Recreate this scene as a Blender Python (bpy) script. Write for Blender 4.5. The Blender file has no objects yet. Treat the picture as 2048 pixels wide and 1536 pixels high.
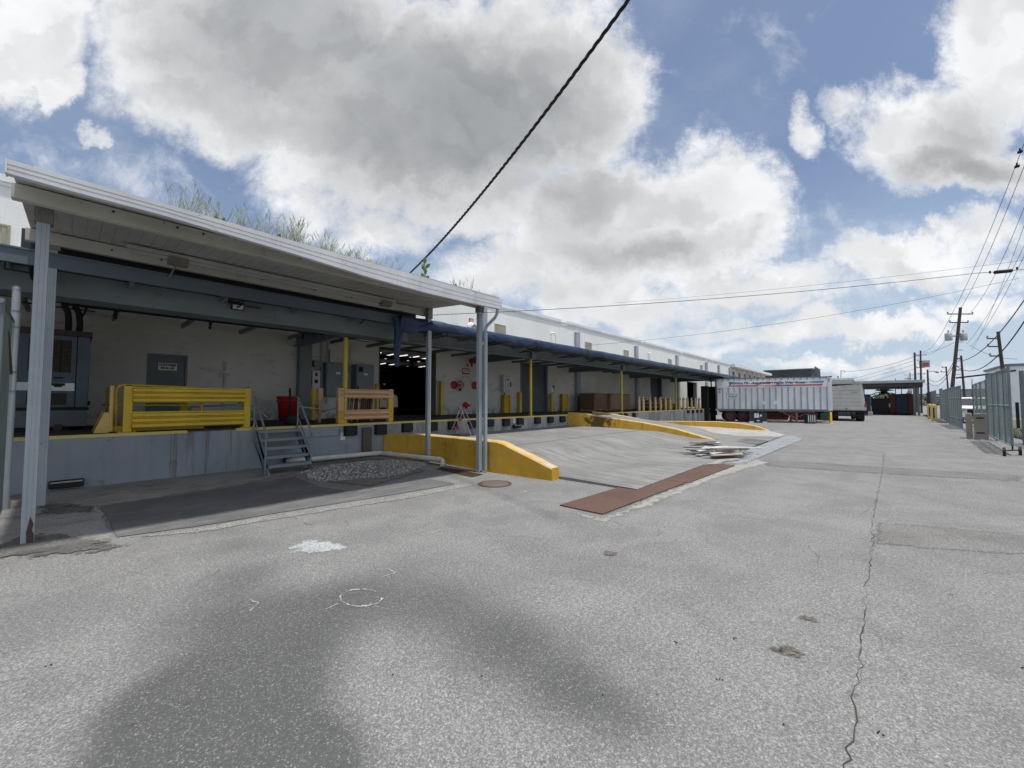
import bpy, bmesh, math, random
from mathutils import Vector, Matrix
from mathutils import noise as mn
random.seed(7)
R=math.radians
sc=bpy.context.scene
COL=sc.collection
# ---------------------------------------------------------------- surveyed camera
F=800.;H=1.75;HY=803.;VX=1750.
pitch=math.atan((HY-768)/F)
yaw=math.atan((VX-1024)/(F/math.cos(pitch)))
fw=(math.cos(yaw),math.sin(yaw)); rt=(math.sin(yaw),-math.cos(yaw))
cp,sp=math.cos(pitch),math.sin(pitch)
def ray(x,y):
    a=(x-1024)/F; b=-(y-768)/F; f=cp-b*sp
    return (fw[0]*f+rt[0]*a, fw[1]*f+rt[1]*a, sp+b*cp)
def G(x,y,z=0.):
    r=ray(x,y); t=(z-H)/r[2]; return (r[0]*t,r[1]*t)
def PY(x,y,Y):
    r=ray(x,y); t=Y/r[1]; return (r[0]*t,Y,H+r[2]*t)
def PX(x,y,X):
    r=ray(x,y); t=X/r[0]; return (X,r[1]*t,H+r[2]*t)
def D(x,y,d):
    r=ray(x,y); return (r[0]*d,r[1]*d,H+r[2]*d)
cam=bpy.data.cameras.new('camera'); co=bpy.data.objects.new('camera',cam); COL.objects.link(co)
cam.sensor_width=36; cam.lens=36*F/2048; cam.clip_start=.05; cam.clip_end=6000
fv=Vector((fw[0]*cp,fw[1]*cp,sp)); rv=Vector((rt[0],rt[1],0)); uv=rv.cross(fv)
m=Matrix((( rv.x,uv.x,-fv.x,0),(rv.y,uv.y,-fv.y,0),(rv.z,uv.z,-fv.z,H),(0,0,0,1)))
co.matrix_world=m; sc.camera=co
# ---------------------------------------------------------------- materials
def N(nt,t,**k):
    n=nt.nodes.new(t)
    for a,b in k.items():
        if a=='inp':
            for i,v in b.items(): n.inputs[i].default_value=v
        else: setattr(n,a,b)
    return n
def L(nt,a,b): nt.links.new(a,b)
def c4(c): return (c[0],c[1],c[2],1)
class MatB:
    def __init__(s,name):
        s.m=bpy.data.materials.new(name); s.m.use_nodes=True; s.nt=s.m.node_tree
        s.b=s.nt.nodes['Principled BSDF']
        s.tc=N(s.nt,'ShaderNodeTexCoord')
        s.geo=N(s.nt,'ShaderNodeNewGeometry')
    def pos(s,scale=(1,1,1),rotz=0,world=False):
        mp=N(s.nt,'ShaderNodeMapping'); mp.inputs['Scale'].default_value=scale; mp.inputs['Rotation'].default_value=(0,0,rotz)
        L(s.nt,s.geo.outputs['Position'] if world else s.tc.outputs['Object'],mp.inputs['Vector']); return mp.outputs[0]
    def noise(s,vec,scale,detail=4,rough=.6,dist=0):
        n=N(s.nt,'ShaderNodeTexNoise'); n.inputs['Scale'].default_value=scale; n.inputs['Detail'].default_value=detail
        n.inputs['Roughness'].default_value=rough; n.inputs['Distortion'].default_value=dist
        L(s.nt,vec,n.inputs['Vector']); return n.outputs['Fac']
    def ramp(s,fac,a,b,ca=0,cb=1):
        r=N(s.nt,'ShaderNodeMapRange'); r.interpolation_type='SMOOTHSTEP'
        for i,v in zip(('From Min','From Max','To Min','To Max'),(a,b,ca,cb)): r.inputs[i].default_value=v
        L(s.nt,fac,r.inputs['Value']); return r.outputs[0]
    def mix(s,fac,a,b,mode='MIX'):
        n=N(s.nt,'ShaderNodeMix',data_type='RGBA',blend_type=mode)
        for sock,v in ((n.inputs[0],fac),(n.inputs[6],a),(n.inputs[7],b)):
            if isinstance(v,(int,float)): sock.default_value=v
            elif isinstance(v,tuple): sock.default_value=c4(v)
            else: L(s.nt,v,sock)
        return n.outputs[2]
    def math(s,op,a,b=0.,c=None):
        n=N(s.nt,'ShaderNodeMath',operation=op)
        for i,v in enumerate((a,b,c)):
            if v is None: continue
            if isinstance(v,(int,float)): n.inputs[i].default_value=v
            else: L(s.nt,v,n.inputs[i])
        return n.outputs[0]
    def bump(s,h,strength,dist=.01):
        n=N(s.nt,'ShaderNodeBump'); n.inputs['Strength'].default_value=strength; n.inputs['Distance'].default_value=dist
        L(s.nt,h,n.inputs['Height']); L(s.nt,n.outputs[0],s.b.inputs['Normal'])
    def sep(s,vec):
        n=N(s.nt,'ShaderNodeSeparateXYZ'); L(s.nt,vec,n.inputs[0]); return n.outputs
    def done(s,col,rough=.8,metal=0.,spec=.5):
        if isinstance(col,tuple): s.b.inputs['Base Color'].default_value=c4(col)
        else: L(s.nt,col,s.b.inputs['Base Color'])
        if isinstance(rough,(int,float)): s.b.inputs['Roughness'].default_value=rough
        else: L(s.nt,rough,s.b.inputs['Roughness'])
        s.b.inputs['Metallic'].default_value=metal; s.b.inputs['Specular IOR Level'].default_value=spec
        return s.m
_mc={}
def paint(name,col,rough=.55,dirt=.35,dirtcol=(.06,.05,.04),scale=3,metal=0.,streak=True,bump=.1,grain=40,spec=.4):
    """worn paint: tonal noise, dirt blotches, run-off streaks, fine bump"""
    if name in _mc: return _mc[name]
    s=MatB(name); p=s.pos(world=True)
    n1=s.noise(p,scale*.4,5,.65); n2=s.noise(p,scale*4,6,.7)
    c=s.mix(s.ramp(n1,.3,.7),tuple(v*.86 for v in col),tuple(min(1,v*1.1) for v in col))
    if streak:
        st=s.noise(s.pos((1*scale,1*scale,.12*scale),world=True),2.2,5,.7)
        f=s.math('MULTIPLY',s.ramp(st,.52,.75),s.ramp(n2,.35,.65)); f=s.math('MULTIPLY',f,dirt)
    else: f=s.math('MULTIPLY',s.ramp(n2,.55,.75),dirt)
    c=s.mix(f,c,dirtcol)
    chip=s.noise(p,scale*3.7+3,7,.72,.3); c=s.mix(s.math('MULTIPLY',s.ramp(chip,.63,.68),min(1.,dirt*1.5)),c,dirtcol)
    s.bump(s.noise(p,grain,3,.6),bump,.01)
    _mc[name]=s.done(c,s.ramp(n2,.3,.7,rough-.08,min(1,rough+.12)),metal,spec); return _mc[name]
def flat(name,col,rough=.7,metal=0.,emit=0):
    if name in _mc: return _mc[name]
    s=MatB(name); n=s.noise(s.pos(),6,4,.6)
    c=s.mix(s.ramp(n,.3,.7),tuple(v*.82 for v in col),tuple(min(1,v*1.12) for v in col))
    if emit:
        s.b.inputs['Emission Color'].default_value=c4(col); s.b.inputs['Emission Strength'].default_value=emit
    _mc[name]=s.done(c,rough,metal,.4); return _mc[name]
# ---------------------------------------------------------------- mesh builder
class MB:
    def __init__(s): s.v=[];s.f=[];s.mi=[];s.sm=[];s.cur=0;s.smooth=False
    def add(s,vs,fs,smooth=None):
        o=len(s.v); s.v+= [tuple(v) for v in vs]
        for f in fs: s.f.append([i+o for i in f]); s.mi.append(s.cur); s.sm.append(s.smooth if smooth is None else smooth)
        return s
    def box(s,x0,x1,y0,y1,z0,z1):
        if x0>x1:x0,x1=x1,x0
        if y0>y1:y0,y1=y1,y0
        if z0>z1:z0,z1=z1,z0
        return s.add([(x0,y0,z0),(x1,y0,z0),(x1,y1,z0),(x0,y1,z0),(x0,y0,z1),(x1,y0,z1),(x1,y1,z1),(x0,y1,z1)],
          [(0,3,2,1),(4,5,6,7),(0,1,5,4),(1,2,6,5),(2,3,7,6),(3,0,4,7)])
    def obox(s,c,sz,rot=(0,0,0)):
        M=Matrix.Translation(c)@Matrix.Rotation(rot[2],4,'Z')@Matrix.Rotation(rot[1],4,'Y')@Matrix.Rotation(rot[0],4,'X')
        h=[v/2 for v in sz]; vs=[M@Vector((sx*h[0],sy*h[1],sz_*h[2])) for sz_ in(-1,1) for sx,sy in((-1,-1),(1,-1),(1,1),(-1,1))]
        return s.add(vs,[(0,3,2,1),(4,5,6,7),(0,1,5,4),(1,2,6,5),(2,3,7,6),(3,0,4,7)])
    def prism(s,poly,d):
        """extrude 3d polygon by vector d"""
        n=len(poly); d=Vector(d); vs=[Vector(p) for p in poly]+[Vector(p)+d for p in poly]
        return s.add(vs,[tuple(range(n-1,-1,-1)),tuple(range(n,2*n))]+[(i,(i+1)%n,n+(i+1)%n,n+i) for i in range(n)])
    def tube(s,pts,r,n=8,closed=False,cap=True):
        pts=[Vector(p) for p in pts]; k=len(pts); rs=r if isinstance(r,(list,tuple)) else [r]*k
        up=None; vs=[];
        for i,p in enumerate(pts):
            t=((pts[min(i+1,k-1)]-pts[max(i-1,0)]) if not closed else (pts[(i+1)%k]-pts[i-1])).normalized()
            if up is None:
                up=Vector((0,0,1)) if abs(t.z)<.9 else Vector((1,0,0))
            a=(up-t*up.dot(t)).normalized(); b=t.cross(a); up=a
            vs+=[p+(a*math.cos(q)+b*math.sin(q))*rs[i] for q in (2*math.pi*j/n for j in range(n))]
        fs=[]
        for i in range(k if closed else k-1):
            i2=(i+1)%k
            for j in range(n): fs.append((i*n+j,i*n+(j+1)%n,i2*n+(j+1)%n,i2*n+j))
        s.add(vs,fs,n>4)
        if cap and not closed: s.add(vs[:n],[tuple(range(n-1,-1,-1))],False); s.add(vs[-n:],[tuple(range(n))],False)
        return s
    def cyl(s,p0,p1,r,n=16,r1=None): return s.tube([p0,p1],[r,r if r1 is None else r1],n)
    def lathe(s,c,prof,n=24,axis='z'):
        """prof: (radius, height)"""
        vs=[]
        for r,h in prof:
            for j in range(n):
                a=2*math.pi*j/n
                q=(r*math.cos(a),r*math.sin(a),h)
                if axis=='y': q=(q[0],q[2],q[1])
                if axis=='x': q=(q[2],q[0],q[1])
                vs.append((c[0]+q[0],c[1]+q[1],c[2]+q[2]))
        fs=[(i*n+j,i*n+(j+1)%n,(i+1)*n+(j+1)%n,(i+1)*n+j) for i in range(len(prof)-1) for j in range(n)]
        return s.add(vs,fs,True)
    def grid(s,fn,us,ws,smooth=True):
        vs=[fn(u,w) for w in ws for u in us]; a=len(us)
        return s.add(vs,[(j*a+i,j*a+i+1,(j+1)*a+i+1,(j+1)*a+i) for j in range(len(ws)-1) for i in range(a-1)],smooth)
    def build(s,name,mats,parent=None,bevel=0,o=None):
        me=bpy.data.meshes.new(name); off=Vector(o) if o is not None else (Vector(parent['o']) if parent is not None and 'o' in parent else Vector((0,0,0)))
        me.from_pydata([Vector(v)-off for v in s.v],[],s.f)
        for mm in (mats if isinstance(mats,(list,tuple)) else [mats]): me.materials.append(mm)
        me.polygons.foreach_set('material_index',s.mi); me.polygons.foreach_set('use_smooth',s.sm)
        me.validate(); me.update()
        ob=bpy.data.objects.new(name,me); COL.objects.link(ob)
        if parent is not None: ob.parent=parent; ob['o']=tuple(off)
        else: ob.location=off
        if bevel:
            bv=ob.modifiers.new('bevel','BEVEL'); bv.width=bevel; bv.segments=2; bv.limit_method='ANGLE'; bv.angle_limit=R(40)
        return ob
def tag(o,label=None,cat=None,group=None,kind=None):
    if label: o['label']=label
    if cat: o['category']=cat
    if group: o['group']=group
    if kind: o['kind']=kind
    return o
def thing(name,label,cat,loc=(0,0,0),group=None):
    e=bpy.data.objects.new(name,None); COL.objects.link(e); e.location=loc; e['o']=tuple(loc); e.empty_display_size=.1
    return tag(e,label,cat,group)
def struct(o): o['kind']='structure'; return o
def dup(root,loc,label=None,rotz=None):
    r=root.copy(); COL.objects.link(r); r.location=loc
    if rotz is not None: r.rotation_euler=(0,0,rotz)
    if label: r['label']=label
    for ch in list(root.children):
        c=ch.copy(); COL.objects.link(c); c.parent=r
        for g in list(ch.children):
            d=g.copy(); COL.objects.link(d); d.parent=c
    return r
def text(body,size,loc,mat,parent=None,name='lettering',rotz=0,align='CENTER',bold=0.,ext=.002,xs=1.,shear=0.):
    cu=bpy.data.curves.new('t','FONT'); cu.body=body; cu.size=size; cu.align_x=align; cu.align_y='CENTER'; cu.extrude=ext; cu.offset=bold; cu.shear=shear
    t=bpy.data.objects.new('t',cu); me=bpy.data.meshes.new_from_object(t)
    bpy.data.objects.remove(t); 
    M=Matrix.Translation(loc)@Matrix.Rotation(rotz,4,'Z')@Matrix.Rotation(R(90),4,'X')@Matrix.Scale(xs,4,(1,0,0))
    off=Vector(parent['o']) if parent is not None and 'o' in parent else Vector(loc)
    me.transform(M); me.transform(Matrix.Translation(-off)); me.materials.clear(); me.materials.append(mat)
    ob=bpy.data.objects.new(name,me); COL.objects.link(ob)
    if parent is not None: ob.parent=parent; ob['o']=tuple(off)
    else: ob.location=off
    return ob
def lerp(a,b,t): return a+(b-a)*t
def interp(tab,x):
    if x<=tab[0][0]: return tab[0][1]
    for (a,b),(c,d) in zip(tab,tab[1:]):
        if x<=c: return b+(d-b)*(x-a)/(c-a)
    return tab[-1][1]
def chain(mb,A,B,z0,z1,pitch=.09,r=.003):
    """diamond wire fabric between two plan points"""
    A=Vector((A[0],A[1]));B=Vector((B[0],B[1])); Lx=(B-A).length; u=(B-A)/Lx; h=z1-z0; nrm=Vector((-u.y,u.x))
    P=lambda a,z,k:(A.x+u.x*a+nrm.x*k,A.y+u.y*a+nrm.y*k,z0+z)
    c=-h
    while c<Lx:
        a0=max(c,0);a1=min(c+h,Lx)
        if a1>a0: mb.tube([P(a0,a0-c,r),P(a1,a1-c,r)],r,3,cap=False); mb.tube([P(a0,h-(a0-c),-r),P(a1,h-(a1-c),-r)],r,3,cap=False)
        c+=pitch
def wire(pts,r,name,label,mat,sag=0,n=24,group=None):
    """pts: two 3d ends; sag in metres"""
    a,b=Vector(pts[0]),Vector(pts[-1]); q=[]
    for i in range(n+1):
        t=i/n; p=a.lerp(b,t); p.z-=4*sag*t*(1-t); q.append(p)
    return tag(MB().tube(q,r,5).build(name,mat,o=a),label,'cable',group)
# ---------------------------------------------------------------- world
SUN_EL,SUN_AZ=R(79),math.atan2(-1,.08)   # direction towards the sun in plan
w=bpy.data.worlds.new('World'); sc.world=w; w.use_nodes=True; nt=w.node_tree; nt.nodes.clear()
class WB(MatB):
    def __init__(s): s.nt=nt
s=WB(); tc=N(nt,'ShaderNodeTexCoord'); dirv=tc.outputs['Generated']
sky=N(nt,'ShaderNodeTexSky',sky_type='NISHITA'); sky.sun_disc=False; sky.sun_elevation=SUN_EL; sky.sun_rotation=R(90)-SUN_AZ
sky.air_density=1.; sky.dust_density=1.6; sky.ozone_density=1.6; sky.altitude=0
def dot(v):
    n=N(nt,'ShaderNodeVectorMath',operation='DOT_PRODUCT'); L(nt,dirv,n.inputs[0]); n.inputs[1].default_value=v; return n.outputs['Value']
def comb(a,b,c=0.):
    n=N(nt,'ShaderNodeCombineXYZ')
    for i,v in enumerate((a,b,c)):
        if isinstance(v,(int,float)): n.inputs[i].default_value=v
        else: L(nt,v,n.inputs[i])
    return n.outputs[0]
# world-fixed gnomonic chart of the sky around the yard's axis
dv=s.math('MAXIMUM',dot(tuple(fv)),.06)
U=s.math('DIVIDE',dot(tuple(rv)),dv); V=s.math('DIVIDE',dot(tuple(uv)),dv)
elev=dot((0,0,1))
UV0=comb(U,V)
def warp(vec,scale,amp,det,ofs):
    a=N(nt,'ShaderNodeVectorMath',operation='ADD'); L(nt,vec,a.inputs[0]); a.inputs[1].default_value=ofs
    n=N(nt,'ShaderNodeTexNoise'); n.inputs['Scale'].default_value=scale; n.inputs['Detail'].default_value=det; n.inputs['Roughness'].default_value=.68; L(nt,a.outputs[0],n.inputs['Vector'])
    b=N(nt,'ShaderNodeVectorMath',operation='SUBTRACT'); L(nt,n.outputs['Color'],b.inputs[0]); b.inputs[1].default_value=(.5,.5,.5)
    c=N(nt,'ShaderNodeVectorMath',operation='SCALE'); L(nt,b.outputs[0],c.inputs[0]); c.inputs[3].default_value=amp
    d=N(nt,'ShaderNodeVectorMath',operation='ADD'); L(nt,vec,d.inputs[0]); L(nt,c.outputs[0],d.inputs[1]); return d.outputs[0]
UV=warp(UV0,3.2,.30,9,(5.2,1.1,0))
def noise(vec,scale,detail,rough=.58,dist=0.,ofs=None,w4=None):
    if ofs is not None:
        a=N(nt,'ShaderNodeVectorMath',operation='ADD'); L(nt,vec,a.inputs[0]); a.inputs[1].default_value=ofs; vec=a.outputs[0]
    n=N(nt,'ShaderNodeTexNoise'); n.inputs['Scale'].default_value=scale; n.inputs['Detail'].default_value=detail; n.inputs['Roughness'].default_value=rough; n.inputs['Distortion'].default_value=dist
    L(nt,vec,n.inputs['Vector']); return n.outputs['Fac']
# flattening of cloud detail towards the horizon
zz=s.math('ADD',s.math('MAXIMUM',elev,0.),.30)
xy=N(nt,'ShaderNodeVectorMath',operation='SCALE'); L(nt,dirv,xy.inputs[0]); L(nt,s.math('DIVIDE',1.,zz),xy.inputs[3]); CP=xy.outputs[0]
def blobs(lst):
    tot=None
    for (x,y,rx,ry,wt) in lst:
        cu=(x-1024)/F; cv=-(y-768)/F; 
        a=N(nt,'ShaderNodeVectorMath',operation='SUBTRACT'); L(nt,UV,a.inputs[0]); a.inputs[1].default_value=(cu,cv,0)
        b=N(nt,'ShaderNodeVectorMath',operation='MULTIPLY'); L(nt,a.outputs[0],b.inputs[0]); b.inputs[1].default_value=(F/rx,F/ry,0)
        l=N(nt,'ShaderNodeVectorMath',operation='DOT_PRODUCT'); L(nt,b.outputs[0],l.inputs[0]); L(nt,b.outputs[0],l.inputs[1])
        k=s.math('MULTIPLY',s.math('MAXIMUM',s.math('SUBTRACT',1.,l.outputs['Value']),0.),wt)
        tot=k if tot is None else s.math('MAXIMUM',tot,k)
    return tot
CL=[(10,80,190,190,1),(110,170,90,70,.8),(520,110,380,240,1.2),(330,40,180,110,.8),(850,230,400,250,1.3),(1130,170,210,230,1.1),(700,330,260,90,.75),
 (960,400,260,110,.8),(1260,440,330,170,1.2),(1450,420,160,140,1.),(1390,310,60,70,.5),(1120,560,280,90,.7),(640,420,140,90,.6),(760,460,170,70,.6),(860,480,90,40,.4),
 (1860,250,200,160,1.1),(2010,80,170,190,1.2),(1970,340,190,80,.9),(1612,268,60,60,.62),(1690,200,60,50,.4),(1850,520,200,70,.8),(1980,480,110,60,.7),(1730,530,90,50,.5),
 (1300,610,300,45,.6),(1560,590,180,40,.5),(1000,560,120,60,.5),(1480,655,360,45,.65),(1790,660,150,45,.85),(1330,700,300,40,.6),(1960,620,140,40,.6),(1720,735,300,25,.55),(1500,570,250,50,.65),(1990,560,130,40,.6),(195,272,45,22,.45)]
GR=[(620,60,560,330,1.1),(900,230,440,290,1.2),(1050,350,320,150,1.0),(700,250,330,170,.85),(430,100,260,150,.6),(1280,510,330,75,.9),(1130,450,200,110,.6),(1500,500,160,60,.6),(1900,350,250,80,1.1),(1970,270,170,130,.8),(1180,590,260,45,.5),(1880,560,200,35,.5),(1330,400,160,80,.4),(60,220,150,50,.4)]
M1=blobs(CL)
n1=noise(CP,2.2,7,.58,.2); n2=noise(UV0,7.5,9,.68,.3,ofs=(3.1,1.7,0))
nn=s.math('ADD',s.math('MULTIPLY',n1,.55),s.math('MULTIPLY',n2,.45))
d0=s.math('ADD',s.math('MINIMUM',M1,.95),s.math('MULTIPLY',s.math('SUBTRACT',nn,.5),2.3))
dens=s.ramp(d0,.0,.62)
# generic clouds outside the chart
back=s.ramp(dot(tuple(fv)),.25,.45)
gen=s.ramp(n1,.42,.60)
dens=s.math('ADD',s.math('MULTIPLY',dens,back),s.math('MULTIPLY',gen,s.math('SUBTRACT',1.,back)))
# thin veil between the cumulus
veil=s.math('MULTIPLY',s.ramp(noise(CP,1.3,6,.6,.6,ofs=(9,2,4)),.42,.72),.30)
grey=s.math('ADD',blobs(GR),s.math('MULTIPLY',s.math('SUBTRACT',noise(UV0,2.4,7,.55,.3,ofs=(1,5,2)),.5),1.15))
lin=N(nt,'ShaderNodeMapRange'); lin.inputs['From Min'].default_value=-.15; lin.inputs['From Max'].default_value=1.25; L(nt,grey,lin.inputs['Value'])
greyf=s.math('MULTIPLY',lin.outputs[0],s.ramp(s.math('ADD',M1,s.math('MULTIPLY',s.math('SUBTRACT',nn,.5),.8)),.15,1.0))
# relief: shade on the side away from the light (light from above)
na=noise(UV,3.2,3,.5,.0,ofs=(3.1,1.7+.02,0)); nb=noise(UV,3.2,3,.5,.0,ofs=(3.1,1.7-.02,0))
rel=s.ramp(s.math('SUBTRACT',nb,na),-.05,.05,.92,1.06)
white=s.mix(greyf,(1.0,1.01,1.025),(.375,.39,.405))
wr=N(nt,'ShaderNodeVectorMath',operation='SCALE'); L(nt,white,wr.inputs[0]); L(nt,rel,wr.inputs[3])
SKYG=.098
sk=N(nt,'ShaderNodeVectorMath',operation='SCALE'); L(nt,sky.outputs[0],sk.inputs[0]); sk.inputs[3].default_value=SKYG
skc=s.mix(veil,s.mix(.10,sk.outputs[0],(.25,.26,.33)),(.46,.52,.60))
hz=s.ramp(elev,.0,.46,.78,0.)
skc=s.mix(hz,skc,(.44,.53,.64))
CLG=.72
cl=N(nt,'ShaderNodeVectorMath',operation='SCALE'); L(nt,wr.outputs[0],cl.inputs[0]); cl.inputs[3].default_value=CLG
dl=s.math('MULTIPLY',dens,s.ramp(elev,-.0,.08,.55,1.))
fin=s.mix(dl,skc,cl.outputs[0])
bg=N(nt,'ShaderNodeBackground'); L(nt,fin,bg.inputs[0]); bg.inputs[1].default_value=1.
SCALE_W=1.
bg.inputs[1].default_value=SCALE_W
out=N(nt,'ShaderNodeOutputWorld'); L(nt,bg.outputs[0],out.inputs[0])
w.cycles.sampling_method='MANUAL'; w.cycles.sample_map_resolution=512
sl=bpy.data.lights.new('sun','SUN'); sl.energy=3.2; sl.angle=R(2.5); sl.color=(1,.965,.9)
so=bpy.data.objects.new('sun',sl); COL.objects.link(so)
sd=Vector((math.cos(SUN_AZ)*math.cos(SUN_EL),math.sin(SUN_AZ)*math.cos(SUN_EL),math.sin(SUN_EL)))
so.rotation_euler=sd.to_track_quat('Z','Y').to_euler(); so.location=(0,0,30)
sc.view_settings.view_transform='Standard'; sc.view_settings.look='None'; sc.view_settings.gamma=1; sc.view_settings.exposure=.36
sc.cycles.max_bounces=6
# ---------------------------------------------------------------- ground
def zg(x,y):
    if x>6.9: return 0.
    t=min(1,max(0,(y-7.5)/3.3)); e=min(1,max(0,(6.9-x)/.6)); return .14*t*e
def asphalt():
    s=MatB('asphalt'); p=s.pos(world=True); nt=s.nt
    vo=N(nt,'ShaderNodeTexVoronoi'); vo.inputs['Scale'].default_value=135; L(nt,p,vo.inputs['Vector'])
    cr=N(nt,'ShaderNodeRGBToBW'); L(nt,vo.outputs['Color'],cr.inputs[0])
    agg=s.ramp(cr.outputs[0],.15,.9)
    fine=s.noise(p,38,4,.75); mid=s.noise(p,1.1,6,.62,.4); big=s.noise(p,.28,4,.55)
    # darker area of the ground colour, as soft-edged blotches in plan
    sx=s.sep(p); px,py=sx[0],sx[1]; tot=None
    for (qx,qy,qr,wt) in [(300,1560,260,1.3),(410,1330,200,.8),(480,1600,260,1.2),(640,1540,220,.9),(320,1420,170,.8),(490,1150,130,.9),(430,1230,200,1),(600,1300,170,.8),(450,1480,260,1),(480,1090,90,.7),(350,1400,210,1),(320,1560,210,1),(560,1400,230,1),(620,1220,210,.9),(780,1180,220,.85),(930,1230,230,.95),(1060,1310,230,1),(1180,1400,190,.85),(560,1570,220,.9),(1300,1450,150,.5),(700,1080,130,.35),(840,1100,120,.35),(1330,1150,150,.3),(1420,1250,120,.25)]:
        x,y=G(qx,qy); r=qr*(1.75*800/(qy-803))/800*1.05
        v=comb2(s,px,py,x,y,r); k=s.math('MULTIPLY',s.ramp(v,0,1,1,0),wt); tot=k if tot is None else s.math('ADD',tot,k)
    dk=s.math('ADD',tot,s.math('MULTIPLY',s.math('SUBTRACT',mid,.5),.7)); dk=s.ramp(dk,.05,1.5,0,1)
    tone=s.mix(s.ramp(mid,.3,.7),(.275,.277,.277),(.385,.386,.382))
    tone=s.mix(s.math('MULTIPLY',s.ramp(big,.45,.65),.3),tone,(.25,.25,.25))
    ve=N(nt,'ShaderNodeTexVoronoi',feature='DISTANCE_TO_EDGE'); ve.inputs['Scale'].default_value=.55
    wn=N(nt,'ShaderNodeTexNoise'); wn.inputs['Scale'].default_value=2.2; wn.inputs['Detail'].default_value=6; wn.inputs['Roughness'].default_value=.7; L(nt,p,wn.inputs['Vector'])
    wv=N(nt,'ShaderNodeVectorMath',operation='SCALE'); L(nt,wn.outputs['Color'],wv.inputs[0]); wv.inputs[3].default_value=.55
    wa=N(nt,'ShaderNodeVectorMath',operation='ADD'); L(nt,p,wa.inputs[0]); L(nt,wv.outputs[0],wa.inputs[1]); L(nt,wa.outputs[0],ve.inputs['Vector'])
    hair=s.math('MULTIPLY',s.ramp(ve.outputs['Distance'],.0,.0035,1,0),s.ramp(s.noise(p,.45,3,.5),.52,.60))
    # faint sweeps of tyre wear along the yard
    ty=s.noise(s.pos((.06,.8,1),rotz=.04,world=True),1.6,5,.6); tone=s.mix(s.math('MULTIPLY',s.ramp(ty,.52,.68),.30),tone,(.23,.23,.235))
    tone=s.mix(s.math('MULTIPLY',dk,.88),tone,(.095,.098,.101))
    c=s.mix(s.math('MULTIPLY',s.math('SUBTRACT',1.,agg),.58),tone,(.06,.06,.06))
    lt=s.ramp(cr.outputs[0],.74,.86); c=s.mix(s.math('MULTIPLY',lt,.24),c,(.62,.62,.60))
    c=s.mix(s.ramp(fine,.36,.66,.45,0),c,(.07,.07,.068))
    c=s.mix(s.math('MULTIPLY',hair,.65),c,(.05,.047,.043))
    s.bump(s.math('ADD',agg,s.math('MULTIPLY',fine,1.5)),.55,.006)
    return s.done(c,.93,0,.25)
def comb2(s,px,py,x,y,r):
    a=s.math('DIVIDE',s.math('SUBTRACT',px,x),r); b=s.math('DIVIDE',s.math('SUBTRACT',py,y),r)
    return s.math('SQRT',s.math('ADD',s.math('MULTIPLY',a,a),s.math('MULTIPLY',b,b)))
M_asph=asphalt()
xs=[-1500,-300,-60,-20,-8,-4,-3]+[-2.5+.4*i for i in range(24)]+[7.4,9,14,25,45,80,160,400,1500]
ys=[-1500,-300,-60,-20,-6,0,4,6,7,7.5]+[7.9+.4*i for i in range(9)]+[11.6,15.3,30,100,400,1500]
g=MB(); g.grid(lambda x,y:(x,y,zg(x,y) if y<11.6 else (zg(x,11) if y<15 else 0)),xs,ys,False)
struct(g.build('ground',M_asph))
def sdist(pts,x,y):
    d=1e9; ins=False; n=len(pts)
    for i in range(n):
        ax,ay=pts[i]; bx_,by_=pts[(i+1)%n]; vx,vy=bx_-ax,by_-ay; l=vx*vx+vy*vy
        t=0 if l<1e-12 else max(0,min(1,((x-ax)*vx+(y-ay)*vy)/l)); e=(x-ax-t*vx)**2+(y-ay-t*vy)**2
        if e<d: d=e
        if (ay>y)!=(by_>y) and x<(bx_-ax)*(y-ay)/(by_-ay)+ax: ins=not ins
    d=math.sqrt(d); return d if ins else -d
def sheet(px,name,mat,lift=.005,world=False,n=2,z=None):
    """polygon laid a few mm above the yard; its outline dissolves through the 'edge' distance in the material"""
    pts=[(p if world else G(*p)) for p in px]; x0=min(p[0] for p in pts)-.08; x1=max(p[0] for p in pts)+.08; y0=min(p[1] for p in pts)-.08; y1=max(p[1] for p in pts)+.08
    h=max(.03,math.sqrt((x1-x0)*(y1-y0))/62); nx=max(2,int((x1-x0)/h)); ny=max(2,int((y1-y0)/h))
    sd={}; vid={}; vs=[]; ed=[]; fs=[]
    P=lambda i,j:(x0+(x1-x0)*i/nx,y0+(y1-y0)*j/ny)
    for i in range(nx+1):
        for j in range(ny+1): sd[i,j]=sdist(pts,*P(i,j))
    for i in range(nx):
        for j in range(ny):
            c=[(i,j),(i+1,j),(i+1,j+1),(i,j+1)]
            if max(sd[k] for k in c)>-.07:
                f=[]
                for k in c:
                    if k not in vid:
                        q=P(*k)
                        if q[1]>DYG-.004: q=(q[0],DYG-.004)
                        vid[k]=len(vs); vs.append((q[0],q[1],(zg(*q) if z is None else z(*q))+lift)); ed.append(sd[k])
                    f.append(vid[k])
                fs.append(f)
    me=bpy.data.meshes.new(name); me.from_pydata(vs,[],fs); me.materials.append(mat)
    at=me.attributes.new('edge','FLOAT','POINT'); at.data.foreach_set('value',ed); me.update()
    o=bpy.data.objects.new(name,me); COL.objects.link(o); return struct(o)
DYG=11.05
def rough_poly(px,k=5,amp=.05,seed=1):
    """ragged outline in plan from pixel or plan corners"""
    rn=random.Random(seed); out=[]
    n=len(px)
    for i in range(n):
        a,b=px[i],px[(i+1)%n]
        for j in range(k):
            t=j/k; x,y=lerp(a[0],b[0],t),lerp(a[1],b[1],t)
            if j: x+=rn.uniform(-amp,amp); y+=rn.uniform(-amp,amp)
            out.append((x,y))
    return out
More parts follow.
